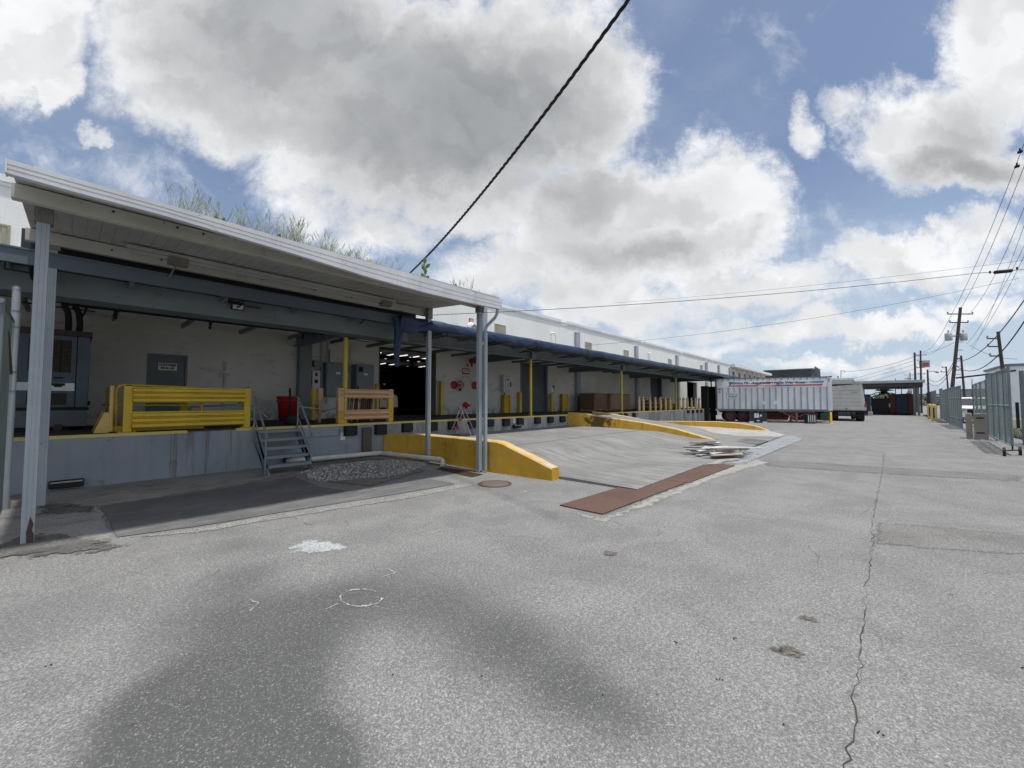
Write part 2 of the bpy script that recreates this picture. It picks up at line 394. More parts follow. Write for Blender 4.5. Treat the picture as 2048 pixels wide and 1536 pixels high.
def soften(s,p,fade,amp):
    at=N(s.nt,'ShaderNodeAttribute'); at.attribute_name='edge'
    e=s.math('ADD',s.math('DIVIDE',at.outputs['Fac'],fade),s.math('MULTIPLY',s.math('SUBTRACT',s.noise(p,7,6,.75),.5),amp*2))
    L(s.nt,s.ramp(e,.0,.6),s.b.inputs['Alpha'])
def groundmat(name,a,b,dark,scale=1.,streak=(1,1,1),speck=.4,rough=.92,fade=.0,amp=1.2):
    s=MatB(name); p=s.pos(world=True)
    n1=s.noise(p,.9*scale,6,.65,.5); n2=s.noise(s.pos(streak,world=True),2.5*scale,7,.68); fi=s.noise(p,45,4,.75)
    c=s.mix(s.ramp(n1,.3,.7),a,b); c=s.mix(s.ramp(n2,.50,.70,0,.75),c,dark)
    c=s.mix(s.math('MULTIPLY',s.ramp(fi,.4,.62,1,0),speck),c,tuple(v*.3 for v in dark))
    s.bump(s.math('ADD',fi,n2),.4,.008)
    if fade: soften(s,p,fade,amp)
    return s.done(c,rough,0,.25)
M_patch=groundmat('dark asphalt patch',(.115,.118,.122),(.165,.166,.168),(.23,.23,.225),1.2,(.25,1.5,1),.4,fade=.03,amp=.6)
M_dirtc=groundmat('dirty concrete',(.26,.255,.245),(.38,.37,.35),(.12,.115,.11),1.3,(.5,1.4,1),.35,fade=.12)
def streaked():
    s=MatB('streaked concrete'); p=s.pos(world=True); q=s.pos((7,.55,1),rotz=.35,world=True); q2=s.pos((22,1.1,1),rotz=.30,world=True)
    n1=s.noise(p,.7,6,.65,.3); a=s.noise(q,1.,9,.72,.6); b=s.noise(q2,1.,8,.75,.4); fi=s.noise(p,40,4,.75); sp_=s.noise(p,4,8,.75)
    c=s.mix(s.ramp(n1,.3,.7),(.215,.215,.21),(.30,.30,.292)); c=s.mix(s.ramp(a,.44,.68,0,.75),c,(.12,.12,.12)); c=s.mix(s.ramp(b,.50,.66,0,.55),c,(.10,.10,.10)); c=s.mix(s.ramp(b,.30,.44,.45,0),c,(.46,.46,.45))
    c=s.mix(s.ramp(sp_,.56,.68,0,.5),c,(.14,.14,.138)); c=s.mix(s.ramp(fi,.4,.62,.22,0),c,(.04,.04,.04))
    y=s.sep(p); j=s.math('ABSOLUTE',s.math('SUBTRACT',s.math('ADD',y[1],s.math('MULTIPLY',s.math('SUBTRACT',sp_,.5),.12)),8.05)); c=s.mix(s.ramp(j,.012,.05,.7,0),c,(.05,.05,.05))
    j=s.math('ABSOLUTE',s.math('SUBTRACT',s.math('ADD',s.math('ADD',y[0],s.math('MULTIPLY',y[1],.45)),s.math('MULTIPLY',s.math('SUBTRACT',sp_,.5),.12)),15.8)); c=s.mix(s.ramp(j,.012,.04,.6,0),c,(.05,.05,.05))
    s.bump(s.math('ADD',fi,b),.4,.008); return s.done(c,.9,0,.25)
M_conc=streaked()
M_conc2=groundmat('pale concrete',(.34,.335,.32),(.44,.43,.41),(.20,.195,.19),1.,(1,2,1),.2)
M_stain=groundmat('dark stain',(.12,.117,.11),(.19,.185,.175),(.06,.057,.052),3,(1,1,1),.5,fade=.22,amp=2.2)
M_rust=paint('rusty steel plate',(.105,.060,.046),.8,.6,(.06,.042,.036),2.,0,False,.2,60)
M_tan=groundmat('sandy edge',(.30,.295,.275),(.38,.37,.345),(.18,.175,.165),3,(1,1,1),.3,fade=.15,amp=2)
def GR_(l): return [G(*p) for p in l]
sheet(rough_poly(GR_([(-160,1130),(-200,1010),(24,990),(120,982),(300,963),(520,944),(600,930),(760,915),(860,930),(600,952),(500,975),(205,1022),(240,1074),(60,1108)]),4,.04,3),'concrete_strip',M_dirtc,.004,True)
sheet(rough_poly(GR_([(232,1076),(198,1022),(420,990),(590,962),(640,978),(720,984),(860,958),(912,968),(800,988),(560,1026),(380,1056)]),4,.02,5),'asphalt_patch',M_patch,.009,True)
sheet(rough_poly(GR_([(232,1079),(380,1059),(560,1029),(800,991),(915,969),(960,969),(820,997),(570,1036),(390,1067)]),5,.02,6),'patch_edge',groundmat('worn patch edge',(.30,.30,.29),(.38,.375,.36),(.16,.16,.155),2,(1,1,1),.7,fade=.06,amp=2),.006,True)
sheet(rough_poly(GR_([(-40,1100),(30,1078),(140,1070),(215,1078),(250,1095),(180,1108),(60,1116),(-40,1122)]),4,.03,8),'stain',M_stain,.013,True)
sheet(rough_poly(GR_([(60,1028),(130,1018),(200,1022),(180,1034),(80,1040)]),4,.04,9),'stain',M_stain,.013,True)
sheet(rough_poly(GR_([(180,972),(300,962),(440,950),(300,972),(200,980)]),4,.02,10),'stain',M_stain,.013,True)
M_white=groundmat('spilled white paint',(.40,.43,.445),(.52,.55,.57),(.27,.28,.285),6,(1,1,1),.55,fade=.09,amp=2.2)
rn=random.Random(4); pts=[]
for i in range(70):
    a=2*math.pi*i/70; r=1+.12*rn.uniform(-1,1)+.22*max(0,math.sin(a*3+1))+.12*math.sin(a*11); x,y=636+56*r*math.cos(a),1094+13*r*math.sin(a); pts.append(G(x,y))
sheet(pts,'paint_spill',M_white,.004,True)
M_chalk=groundmat('faded white marking',(.50,.505,.505),(.60,.60,.60),(.28,.28,.28),14,(1,1,1),.6)
def strip(pts,wd,jit,seed,lift=.005,mb=None):
    rn=random.Random(seed); q=[]
    P=[Vector((x,y,0)) for x,y in pts]
    for a,b in zip(P,P[1:]):
        k=max(2,int((b-a).length/.07))
        for j in range(k): q.append(a.lerp(b,j/k)+Vector((rn.uniform(-jit,jit),rn.uniform(-jit,jit),0)))
    q.append(P[-1]); vs=[];fs=[]
    for i,p in enumerate(q):
        t=(q[min(i+1,len(q)-1)]-q[max(0,i-1)]).normalized(); n_=Vector((-t.y,t.x,0))*wd*(.10+.8*rn.random()**1.8)*.24
        z=zg(p.x,p.y)+lift; vs+=[(p.x-n_.x,p.y-n_.y,z),(p.x+n_.x,p.y+n_.y,z)]
    fs=[(2*i,2*i+2,2*i+3,2*i+1) for i in range(len(q)-1)]
    mb.add(vs,fs); return mb
cm=MB(); e=[(lambda t:(722+42*math.cos(t),1196+17*math.sin(t)))(2*math.pi*i/24) for i in range(22)]
strip(GR_(e),.055,.007,1,mb=cm); strip(GR_([(650,1220),(672,1210),(690,1205)]),.05,.004,2,mb=cm); strip(GR_([(740,1207),(765,1217)]),.045,.004,3,mb=cm)
strip(GR_([(745,1140),(770,1136),(790,1146),(765,1154)]),.03,.006,4,mb=cm); strip(GR_([(478,1220),(500,1200),(516,1206),(500,1222),(480,1226)]),.035,.008,5,mb=cm)
strip(GR_([(855,1067),(905,1058)]),.07,.01,6,mb=cm); strip(GR_([(885,1028),(915,1025)]),.05,.01,7,mb=cm); strip(GR_([(1020,990),(1062,981)]),.10,.02,8,mb=cm); strip(GR_([(1060,980),(1095,977)]),.07,.02,9,mb=cm)
struct(cm.build('ground_markings',M_chalk))
ck=MB()
CR=[([(1684,1600),(1700,1500),(1712,1440),(1704,1395),(1722,1330),(1716,1290),(1733,1240),(1728,1200),(1738,1130),(1746,1080),(1744,1040),(1754,1000)],.028),
 ([(1750,1005),(1756,985),(1762,960),(1766,930),(1768,905)],.03),
 ([(1205,1033),(1240,1050),(1275,1062)],.012),([(1308,1045),(1322,1065),(1315,1072)],.016),([(1620,1095),(1640,1115),(1636,1130)],.012),
 ([(970,1068),(1000,1086),(1035,1100),(1060,1104)],.012),([(690,1090),(760,1080),(820,1072),(900,1050),(960,1022)],.010),([(380,1178),(440,1140)],.012),([(534,1195),(590,1172)],.012),([(1115,1125),(1095,1160)],.012),
 ([(1738,1105),(1780,1065),(1900,1070),(2040,1080)],.01),([(585,1030),(600,1042),(625,1052)],.015),([(700,1052),(690,1040)],.012),([(1690,1300),(1640,1290)],.008),([(250,1220),(300,1225),(360,1222)],.01),([(1750,1010),(1720,1030)],.012)]
for i,(p,wd) in enumerate(CR): strip(GR_(p),wd,.018,20+i,mb=ck)
M_crack=flat('crack',(.055,.048,.042),.95)
struct(ck.build('ground_cracks',M_crack))
M_brown=groundmat('brown oil spot',(.17,.155,.13),(.22,.20,.17),(.13,.12,.10),8,(1,1,1),.8,fade=.07,amp=1.6)
for i,(x,y,r) in enumerate([(1585,1303,.085),(1548,1297,.055),(1618,1238,.06),(1657,1230,.045),(1220,1107,.09),(1705,1390,.03)]):
    c=G(x,y); rr=random.Random(i); pts=[(c[0]+r*(1+.25*rr.uniform(-1,1))*math.cos(a),c[1]+r*(1+.25*rr.uniform(-1,1))*math.sin(a)) for a in [2*math.pi*k/18 for k in range(18)]]
    sheet(pts,'oil_spot',M_brown,.006,True)
lb=MB(); rr=random.Random(12)
for i,(x,y) in enumerate([(785,1353),(1350,1285),(1198,1390),(1438,1362),(1570,1450),(1760,1465),(1675,1150),(1900,1190),(1970,1187),(2040,1335),(1880,1130),(1465,1278),(1320,1395),(100,1330),(965,1350)]):
    c=G(x,y); 
    for k in range(3 if i%2 else 1):
        a=rr.uniform(0,6.28); q=(c[0]+rr.uniform(-.02,.02),c[1]+rr.uniform(-.02,.02)); lb.obox((q[0],q[1],.006),(.009,.006,.004),(0,rr.uniform(-.3,.3),a))
tag(lb.build('litter',flat('dark crumbs',(.02,.018,.015),.9)),None,None,kind='stuff')
# ---------------------------------------------------------------- shared paints
def wallmat():
    s=MatB('painted stucco wall'); p=s.pos(world=True)
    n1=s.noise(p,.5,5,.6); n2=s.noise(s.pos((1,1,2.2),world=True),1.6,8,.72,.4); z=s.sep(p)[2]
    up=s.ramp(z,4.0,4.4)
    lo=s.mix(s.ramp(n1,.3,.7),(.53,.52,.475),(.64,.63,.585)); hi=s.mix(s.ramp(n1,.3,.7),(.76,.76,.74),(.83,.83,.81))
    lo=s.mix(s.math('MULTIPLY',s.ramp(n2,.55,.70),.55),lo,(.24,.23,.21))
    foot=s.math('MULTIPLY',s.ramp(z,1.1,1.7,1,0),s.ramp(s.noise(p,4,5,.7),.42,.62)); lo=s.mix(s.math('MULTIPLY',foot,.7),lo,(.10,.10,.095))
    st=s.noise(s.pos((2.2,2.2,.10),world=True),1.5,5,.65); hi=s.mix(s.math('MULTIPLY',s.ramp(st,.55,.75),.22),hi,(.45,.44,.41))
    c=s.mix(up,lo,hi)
    # block courses just visible through the paint
    br=N(s.nt,'ShaderNodeTexBrick'); br.inputs['Scale'].default_value=1; br.inputs['Brick Width'].default_value=.4; br.inputs['Row Height'].default_value=.2; br.inputs['Mortar Size'].default_value=.008; br.inputs['Mortar Smooth'].default_value=.6
    q=N(s.nt,'ShaderNodeCombineXYZ'); sp_=s.sep(p); L(s.nt,sp_[0],q.inputs[0]); L(s.nt,sp_[2],q.inputs[1]); L(s.nt,q.outputs[0],br.inputs['Vector'])
    s.bump(s.math('ADD',s.math('MULTIPLY',br.outputs['Fac'],-.6),s.noise(p,30,4,.7)),.35,.01)
    return s.done(c,.85,0,.25)
M_wall=wallmat()
M_cope=paint('white coping paint',(.80,.80,.79),.6,.35,(.4,.39,.36),1.5)
M_greyp=paint('blue grey steel paint',(.155,.185,.20),.5,.45,(.05,.045,.04),2)
M_greyl=paint('light blue grey paint',(.30,.345,.37),.45,.35,(.14,.10,.07),1.5)
M_pil=paint('grey pilaster paint',(.33,.35,.39),.6,.3,(.15,.15,.15),1.5)
def dockmat():
    s=MatB('painted dock concrete'); p=s.pos(world=True); sx=s.sep(p)
    n1=s.noise(p,.6,5,.6); n2=s.noise(p,3,7,.7,.3)
    c=s.mix(s.ramp(n1,.3,.7),(.22,.255,.29),(.28,.315,.35))
    bare=s.ramp(sx[0],5.4,7.2); n3=s.noise(s.pos((1,1,.3),world=True),2.2,7,.7)
    bc=s.mix(s.ramp(n3,.35,.65),(.20,.205,.205),(.37,.37,.36)); c=s.mix(bare,c,bc)
    ru=s.noise(s.pos((3.2,1,.12),world=True),2.4,6,.7); win=s.math('MULTIPLY',s.ramp(sx[0],1.2,1.6),s.ramp(sx[0],2.5,2.8,1,0)); win=s.math('MAXIMUM',win,.12)
    c=s.mix(s.math('MULTIPLY',s.math('MULTIPLY',s.ramp(ru,.47,.62),win),.75),c,(.12,.095,.07))
    c=s.mix(s.math('MULTIPLY',s.ramp(n2,.58,.72),.55),c,(.085,.09,.09))
    wh=s.math('MULTIPLY',s.ramp(s.noise(s.pos((1.5,1,.15),world=True),1.6,5,.7),.52,.66),s.math('MULTIPLY',s.ramp(sx[0],25,28),.8)); c=s.mix(wh,c,(.6,.63,.65))
    s.bump(s.math('ADD',n2,s.noise(p,50,3,.6)),.3,.012); return s.done(c,.75,0,.35)
M_dock=dockmat()
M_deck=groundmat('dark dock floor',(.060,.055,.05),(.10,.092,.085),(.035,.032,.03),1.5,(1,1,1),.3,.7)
M_yel=paint('yellow safety paint',(.68,.47,.03),.5,.5,(.17,.12,.04),2.5)
M_yel2=paint('pale yellow edge paint',(.62,.50,.17),.6,.5,(.22,.19,.12),3)
M_blk=paint('black rubber',(.018,.018,.019),.75,.4,(.07,.065,.06),6,0,False,.4,30)
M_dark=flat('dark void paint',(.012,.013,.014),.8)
M_steel=flat('galvanised steel',(.36,.38,.39),.4,.6)
M_door=paint('grey door paint',(.13,.155,.175),.5,.2,(.05,.05,.05),2)
def slats():
    return paint('grey shutter paint',(.115,.13,.14),.5,.3,(.04,.04,.04),2)
M_shut=slats()
M_beige=paint('weathered beige shutter',(.36,.34,.26),.7,.5,(.18,.16,.12),3)
# ---------------------------------------------------------------- warehouse
WY=15.3
wh=thing('warehouse','long white warehouse with stepped parapet, grey pilasters and loading doors behind the dock','warehouse',(27,WY,0))
ops=[(1.43,2.33,1.12,3.13),(8.6,11.5,1.12,4.05),(17.6,20.22,1.12,4.08),(35.9,38.5,1.12,3.98),(45.6,48.8,1.12,3.95)]
wb=MB(); x=-9.; T=.3; top=7.0
for a,b,z0,z1 in ops:
    wb.box(x,a,WY,WY+T,0,top); wb.box(a,b,WY,WY+T,0,z0); wb.box(a,b,WY,WY+T,z1,top); x=b
wb.box(x,63.4,WY,WY+T,0,top)
wb.box(63.1,63.4,WY+T,46,0,top); wb.box(-9,-8.7,WY+T,46,0,top); wb.box(-9,63.4,46,46.3,0,top)
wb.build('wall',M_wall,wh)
MB().box(-8.7,63.1,WY+T,46,6.35,6.6).build('roof',flat('grey roof membrane',(.10,.10,.10)),wh)
MB().box(-8.69,63.09,45.9,45.99,1.12,6.34).build('blackout_sheet',M_dark,wh)  # dark sheet added so the shaded back wall reads black
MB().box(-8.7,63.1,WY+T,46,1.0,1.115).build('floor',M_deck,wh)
cp_=MB(); st=[-9.1,5.6,14.9,22,34.2,44.1,55,63.5]
for i,(a,b) in enumerate(zip(st,st[1:])):
    dz=.0 if i%2 else .0
    cp_.box(a+.33,b-.33,WY-.07,WY+T+.07,top,top+.17); cp_.box(a+.33,b-.33,WY-.04,WY-.0,top-.09,top)
    if i: cp_.box(a-.33,a+.33,WY-.05,WY+T+.05,top,top+.04); cp_.box(a-.33,a+.33,WY-.03,WY,top-.16,top)
cp_.build('parapet_coping',M_cope,wh)
MB().box(-9,-.9+5,WY-.06,WY-.002,5.08,5.3).build('ledge',M_cope,wh)
for a,b in [(5.4,5.85),(14.45,14.75),(23.3,23.8),(32.6,33.1),(42.2,42.75),(52,52.7),(57.3,57.95),(62.7,63.4)]:
    MB().box(a,b,WY-.16,WY-.002,1.125,6.55 if a>20 else (6.7 if a>10 else 3.9)).box(a+.03,b-.03,WY-.20,WY-.16,1.125,3.95).build('pilaster',M_pil if a>6 else M_greyp,wh)
for a,b,z0,z1 in [(-2.0,-1.1,5.45,5.98),(15.45,16.33,5.5,6.02),(24.68,25.56,5.55,6.04),(30.62,31.52,5.55,6.04),(40.24,41.15,5.55,6.04),(50.2,51.1,5.6,6.1)]:
    f=MB(); f.box(a,b,WY-.03,WY-.002,z1-.05,z1); f.box(a,b,WY-.03,WY-.002,z0,z0+.05); f.box(a,a+.05,WY-.03,WY-.002,z0+.05,z1-.05); f.box(b-.05,b,WY-.03,WY-.002,z0+.05,z1-.05)
    fo=f.build('vent_window',M_beige,wh)
    v=MB(); n=9
    for i in range(n):
        u=a+.05+(b-a-.1)*i/n; v.box(u+.006,u+(b-a-.1)/n-.006,WY-.022,WY-.004,z0+.05,z1-.05)
    v.build('louvre',M_beige,fo)
# personnel door
d=MB(); a,b,z0,z1=ops[0]; d.box(a,a+.05,WY-.02,WY+.1,z0,z1); d.box(b-.05,b,WY-.02,WY+.1,z0,z1); d.box(a+.05,b-.05,WY-.02,WY+.1,z1-.05,z1)
fr=d.build('door_frame',M_greyp,wh)
dd=MB().box(a+.053,b-.053,WY+.02,WY+.065,z0+.01,z1-.053).build('door',M_door,wh,.004)
MB().cyl((b-.13,WY+.02,2.05),(b-.13,WY-.04,2.05),.02,10).box(b-.23,b-.11,WY-.045,WY-.028,2.035,2.065).build('door_handle',M_steel,dd)
def rolldoor(a,b,z0,z1,name='roll_up_door',mat=M_shut,lbl=None):
    f=MB(); n=int((z1-z0)/.075); 
    prof=[]
    for i in range(n):
        z=z0+(z1-z0)*i/n; h=(z1-z0)/n; prof+=[(0,z+.004),(-.018,z+h*.3),(-.018,z+h*.7),(0,z+h-.004)]
    vs=[];k=len(prof)
    for y,z in prof: vs+=[(a+.09,WY+.16+y,z),(b-.09,WY+.16+y,z)]
    f.add(vs,[(2*i,2*i+1,2*i+3,2*i+2) for i in range(k-1)])
    f.box(a+.09,b-.09,WY+.165,WY+.185,z0,z1)
    o=f.build(name,mat,wh); 
    MB().box(a-.0,a+.09,WY-.04,WY+.2,z0,z1).build('door_guide',M_greyp,o); MB().box(b-.14,b,WY-.04,WY+.2,z0,z1).build('door_guide',M_greyp,o)
    if lbl: o['label']=lbl
    return o
rolldoor(*ops[2]); rolldoor(*ops[3],mat=paint('dark shutter paint',(.035,.05,.065),.5,.2,(.02,.02,.02)),lbl='dark blue roll-up door')
j=MB(); a,b,z0,z1=ops[1]; j.box(b-.22,b,WY-.05,WY+.3,z0,z1); j.box(a,a+.06,WY-.01,WY+.28,z0,z1-.06); j.box(a,b-.22,WY-.01,WY+.28,z1-.06,z1); j.build('door_jamb',paint('dark brown jamb',(.05,.042,.03),.6,.3),wh)
j=MB(); a,b,z0,z1=ops[4]; j.box(b-.2,b,WY-.05,WY+.3,z0,z1); j.build('door_jamb',M_greyp,wh)
# rack uprights and lights inside
M_lamp=flat('lit fluorescent tube',(1,.98,.93),.5,0,.9)
lampp=None; k=0
spots=[]
for x,y in [(604+185*.0,0)]: pass
for (xa,ya,xb,yb) in [(770,712,789,708),(770,717,778,716),(785,714.5,789,714),(756,707,762,705.5),(761,712.5,768,711),(798,712.5,815,710),(799,718,817,715.5),(819,715.5,838,712.5),(815,721,834,718),(842,718,854,716.5),(836,723,853,721),(757.5,729,771,726.5),(760,732,770,730.5),(778,730,789,728.5),(798,735,808,734),(809,733.5,816,733),(837,734.5,850,732.5),(830,735.5,835,735),(838,737,844,736.5),(765,741.7,767,741.5),(806,744.5,811,744),(838,745,842,745),(848,765,852,765)]:
    z_=6.0; A_=Vector((*G(xa,ya,z_),z_)); B_=Vector((*G(xb,yb,z_),z_))
    if max(A_.y,B_.y)>45:
        k_=44.5/max(A_.y,B_.y); e_=Vector((0,0,H)); A_=e_+(A_-e_)*k_; B_=e_+(B_-e_)*k_
    m_=MB().tube([A_,B_],.045,6).build('lit_tube',M_lamp,None,o=A_)
    tag(m_,'lit white fluorescent tube hanging inside the dark warehouse','strip light','strip lights inside the open doorway')
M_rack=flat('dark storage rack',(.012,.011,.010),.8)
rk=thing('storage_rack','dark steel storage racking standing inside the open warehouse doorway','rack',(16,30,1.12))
for X in range(9,26,3):
    for Y in (27,34): MB().box(X,X+.1,Y,Y+.1,1.12,5.3).build('upright',M_rack,rk)
u=MB()
for Y in (27,34): 
    for z in (2.6,3.9,5.1): u.box(9,24.1,Y+.1,Y+1.2,z,z+.12)
u.build('shelf',M_rack,rk)
MB().box(9.1,24.0,28.0,28.1,1.2,4.6).build('blackout_panel',M_rack,rk)  # dark sheet added between the racks to keep the interior black
# ---------------------------------------------------------------- loading dock
DY=11.05; DZ=1.12
dk=thing('loading_dock','long raised concrete loading dock with grey face and yellow edge','loading dock',(20,DY,0))
p=MB(); p.box(-9,39.2,DY,WY-.002,-.1,DZ-.03)
p.build('platform',M_dock,dk)
MB().box(-9,39.2,DY+.12,WY-.004,DZ-.028,DZ).build('deck',M_deck,dk)
e=MB(); 
for a,b in [(-9,1.72),(2.62,18.0),(19.2,39.2)]: e.box(a,b,DY-.012,DY+.118,DZ-.055,DZ+.004)
e.build('edge_angle',M_yel2,dk)
MB().box(1.72,2.62,DY+.0,DY+.118,DZ-.028,DZ-.004).build('bare_edge',M_stain,dk)
MB().box(3.95,5.05,DY-.02,DY-.002,.80,.815).build('ledge_angle',M_greyp,dk); MB().box(5.03,5.05,DY-.02,DY-.002,.82,1.0).build('ledge_end',M_greyp,dk)
# ---------------------------------------------------------------- dock canopy
dc=thing('dock_canopy','low grey steel canopy on yellow posts running the full length of the loading dock','canopy',(20,11.3,0))
CX0,CX1=-9,43.5
MB().prism([(CX0,9.85,4.02),(CX0,WY-.01,4.25),(CX0,WY-.01,4.33),(CX0,9.85,4.10)],(CX1-CX0,0,0)).build('roof_deck',M_greyp,dc)
MB().box(CX0,CX1,9.78,9.845,3.90,4.12).box(CX0,CX1,9.76,9.85,4.122,4.15).build('fascia',paint('slate blue fascia',(.10,.125,.155),.5,.3,(.05,.05,.05),1.5),dc)
b=MB(); b.box(CX0,CX1,11.15,11.45,3.92,4.04); b.box(CX0,CX1,11.28,11.32,3.70,3.92); b.box(CX0,CX1,11.18,11.42,3.66,3.70); b.build('edge_beam',M_greyp,dc)
b=MB(); b.box(CX0,CX1,9.95,10.0,3.62,3.98); b.box(CX0,CX1,10.0,10.12,3.62,3.66)
MB().box(CX0,6.9,10.55,10.6,3.60,4.03).box(CX0,6.9,10.605,11.14,3.60,3.64).build('fascia_beam',M_greyp,dc)
PXS=[5.3,13.7,22.3,31.2,40.2]
for X in PXS:
    b=MB(); b.box(X-.015,X+.015,11.46,WY-.2,3.72,4.0); b.box(X-.1,X+.1,11.46,WY-.2,3.68,3.715); b.build('cross_beam',M_greyp,dc)
    b=MB(); b.box(X-.13,X+.13,11.10,11.147,3.64,4.03); b.box(X-.16,X+.16,11.10,11.5,3.60,3.655); b.build('post_bracket',M_greyp,dc)
for X in PXS:
    pm=MB(); pm.cyl((X,11.3,DZ),(X,11.3,3.6),.062,16); pm.lathe((X,11.3,2.25),[(.062,0),(.075,.01),(.075,.06),(.062,.07)]); pm.lathe((X,11.3,DZ),[(.13,0),(.13,.02),(.06,.02)])
    pm.build('post',paint('yellow post paint',(.52,.42,.05),.5,.45,(.14,.12,.05),3),dc)
for X in [-6,-3.2,-.5,2.4,7.9,10.3,12.7,15.5,18,20.4,24.5,27.1,29.7,33.5,36.1,38.8,41]:
    b=MB(); b.tube([(X,9.92,3.82),(X,11.1,3.82)],.018,4); b.tube([(X,9.92,3.97),(X,11.1,3.82)],.018,4); b.tube([(X,9.92,3.80),(X,9.92,4.0)],.018,4); b.tube([(X,10.4,3.82),(X,10.4,3.93)],.012,4); b.tube([(X,9.92,3.80),(X-.25,9.92,3.80),(X-.25,9.92,3.97)],.014,4)
    b.build('outrigger_bracket',M_dark,dc)
# underside joists
b=MB()
for i in range(36):
    X=-8+i*1.45; b.box(X-.03,X+.03,10.0,WY-.2,4.0-.09,4.03)
b.build('joists',M_greyp,dc)
# ---------------------------------------------------------------- blue tarp over the canopy edge
def tarp():
    s=MatB('blue tarpaulin'); p=s.pos(world=True); n=s.noise(p,2.2,6,.65,.5); fade=s.ramp(s.sep(p)[0],6,32)
    c=s.mix(fade,(.006,.020,.062),(.035,.055,.09)); c=s.mix(s.math('MULTIPLY',s.ramp(n,.4,.65),.35),c,(.03,.075,.17))
    s.bump(s.noise(s.pos((1,1,3),world=True),3,7,.7,1.2),.6,.05); return s.done(c,s.ramp(n,.3,.7,.45,.7),0,.5)
M_tarp=tarp()
def tf(x,w):
    # w 0..1 from roof top over the edge and down; loosened folds
    yy,zz=[(10.6,4.17),(10.1,4.165),(9.84,4.18),(9.73,4.14),(9.70,4.06),(9.71,3.96),(9.73,3.88)][w]
    k=max(0,min(1,(14-x)/7)); a=.03+.04*k; n=mn.fractal(Vector((x*.9,w*.7,1)),1,2,4); fold=mn.noise(Vector((x*2.1+w*.8,w*.35,5)))
    lo=.04*mn.noise(Vector((x*.45,3,2)))+.05*mn.noise(Vector((x*1.7,8,2)))-.12*k*(mn.noise(Vector((x*.7,1,9)))*.5+.3)
    return (x+.04*fold*k,yy-abs(a*n)*1.6-a*fold*(w>2),zz+(lo if w>=5 else .5*a*n)+(lo*.5 if w==4 else 0))
xs_=[6.35+.09*i for i in range(230)]+[27.2+.4*i for i in range(41)]
t=MB(); t.grid(lambda x,w:tf(x,w),xs_,range(7))
tp=t.build('tarpaulin',M_tarp,None,o=(20,9.8,4.1)); so_=tp.modifiers.new('s','SOLIDIFY'); so_.thickness=.006
tag(tp,'blue tarpaulin draped along the front edge of the dock canopy','tarpaulin')
# bunched end with hanging tail
t=MB()
def roll(u,a):
    x=6.0+u*1.05; r=.17+.05*math.sin(u*7)+.045*math.sin(3*a+u*5)+.03*mn.noise(Vector((u*4,a*2,0)))
    return (x,9.62+r*.55*math.cos(a),3.92-.10*math.sin(u*3.1)+.05+r*1.0*math.sin(a))
t.grid(roll,[i/24 for i in range(25)],[2*math.pi*j/28 for j in range(29)])
def tail(u,a):
    z=4.05-u*1.35; r=(.13-.07*u)*(1+.25*math.sin(5*a+u*4))
    return (5.98+r*math.cos(a)+.03*math.sin(u*6),9.66+r*.6*math.sin(a),z)
t.grid(tail,[i/16 for i in range(17)],[2*math.pi*j/24 for j in range(25)])
tag(t.build('tarpaulin_bundle',M_tarp,None,o=(6,9.6,3.9)),'bunched end of the blue tarpaulin with a tail hanging beside the open doorway','tarpaulin')
# ---------------------------------------------------------------- white patio canopy
wc=thing('white_canopy','white metal canopy on four grey posts standing in front of the dock','canopy',(3.3,8.3,0))
def canmat(name,col,d):
    return paint(name,col,.5,d,(.16,.14,.11),2.2)
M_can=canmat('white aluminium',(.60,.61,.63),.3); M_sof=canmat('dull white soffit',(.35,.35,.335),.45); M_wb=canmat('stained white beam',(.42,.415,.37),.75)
ZF=lambda y:4.27+(y-6.8)*.075
rp=MB(); n=50; X0,X1=-.52,7.06
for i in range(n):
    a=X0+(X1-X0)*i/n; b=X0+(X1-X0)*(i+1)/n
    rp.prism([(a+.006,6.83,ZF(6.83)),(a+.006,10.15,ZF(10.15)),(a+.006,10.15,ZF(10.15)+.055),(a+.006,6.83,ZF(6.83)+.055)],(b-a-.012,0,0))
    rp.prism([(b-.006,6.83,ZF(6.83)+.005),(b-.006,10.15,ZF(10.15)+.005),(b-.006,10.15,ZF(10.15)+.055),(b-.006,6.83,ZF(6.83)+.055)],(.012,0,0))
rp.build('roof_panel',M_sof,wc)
sb=[(-.56,4.185),(0,4.17),(.7,4.17),(2.29,4.10),(3.6,4.02),(4.93,3.985),(6,4.0),(7.08,4.03)]; stp=[(-.56,4.335),(.7,4.33),(2.29,4.30),(4.93,4.285),(7.08,4.262)]
us=[-.535+7.615*i/60 for i in range(61)]
prof=[(0,.0),(.0,.0),(-.030,.02),(-.032,.33),(-.028,.345),(-.035,.36),(-.036,.64),(-.032,.655),(-.039,.67),(-.04,1.0),(.08,1.0)]
gt=MB(); gt.grid(lambda u,k:(u,6.82+prof[k][0],interp(sb,u)+(interp(stp,u)-interp(sb,u))*prof[k][1] if k else interp(sb,u)+.005),us,range(1,len(prof)),False)
gt.grid(lambda u,k:(u,6.90 if k==0 else (6.90 if k==1 else 6.82),[interp(stp,u),interp(sb,u)+.01,interp(sb,u)][k]),us,range(3),False)
for X,s_ in ((-.535,-1),(7.08,1)):
    gt.prism([(X,6.77,interp(sb,X)),(X,6.9,interp(sb,X)),(X,6.9,interp(stp,X)),(X,6.77,interp(stp,X))],(s_*.012,0,0))
gt.build('gutter',M_can,wc)
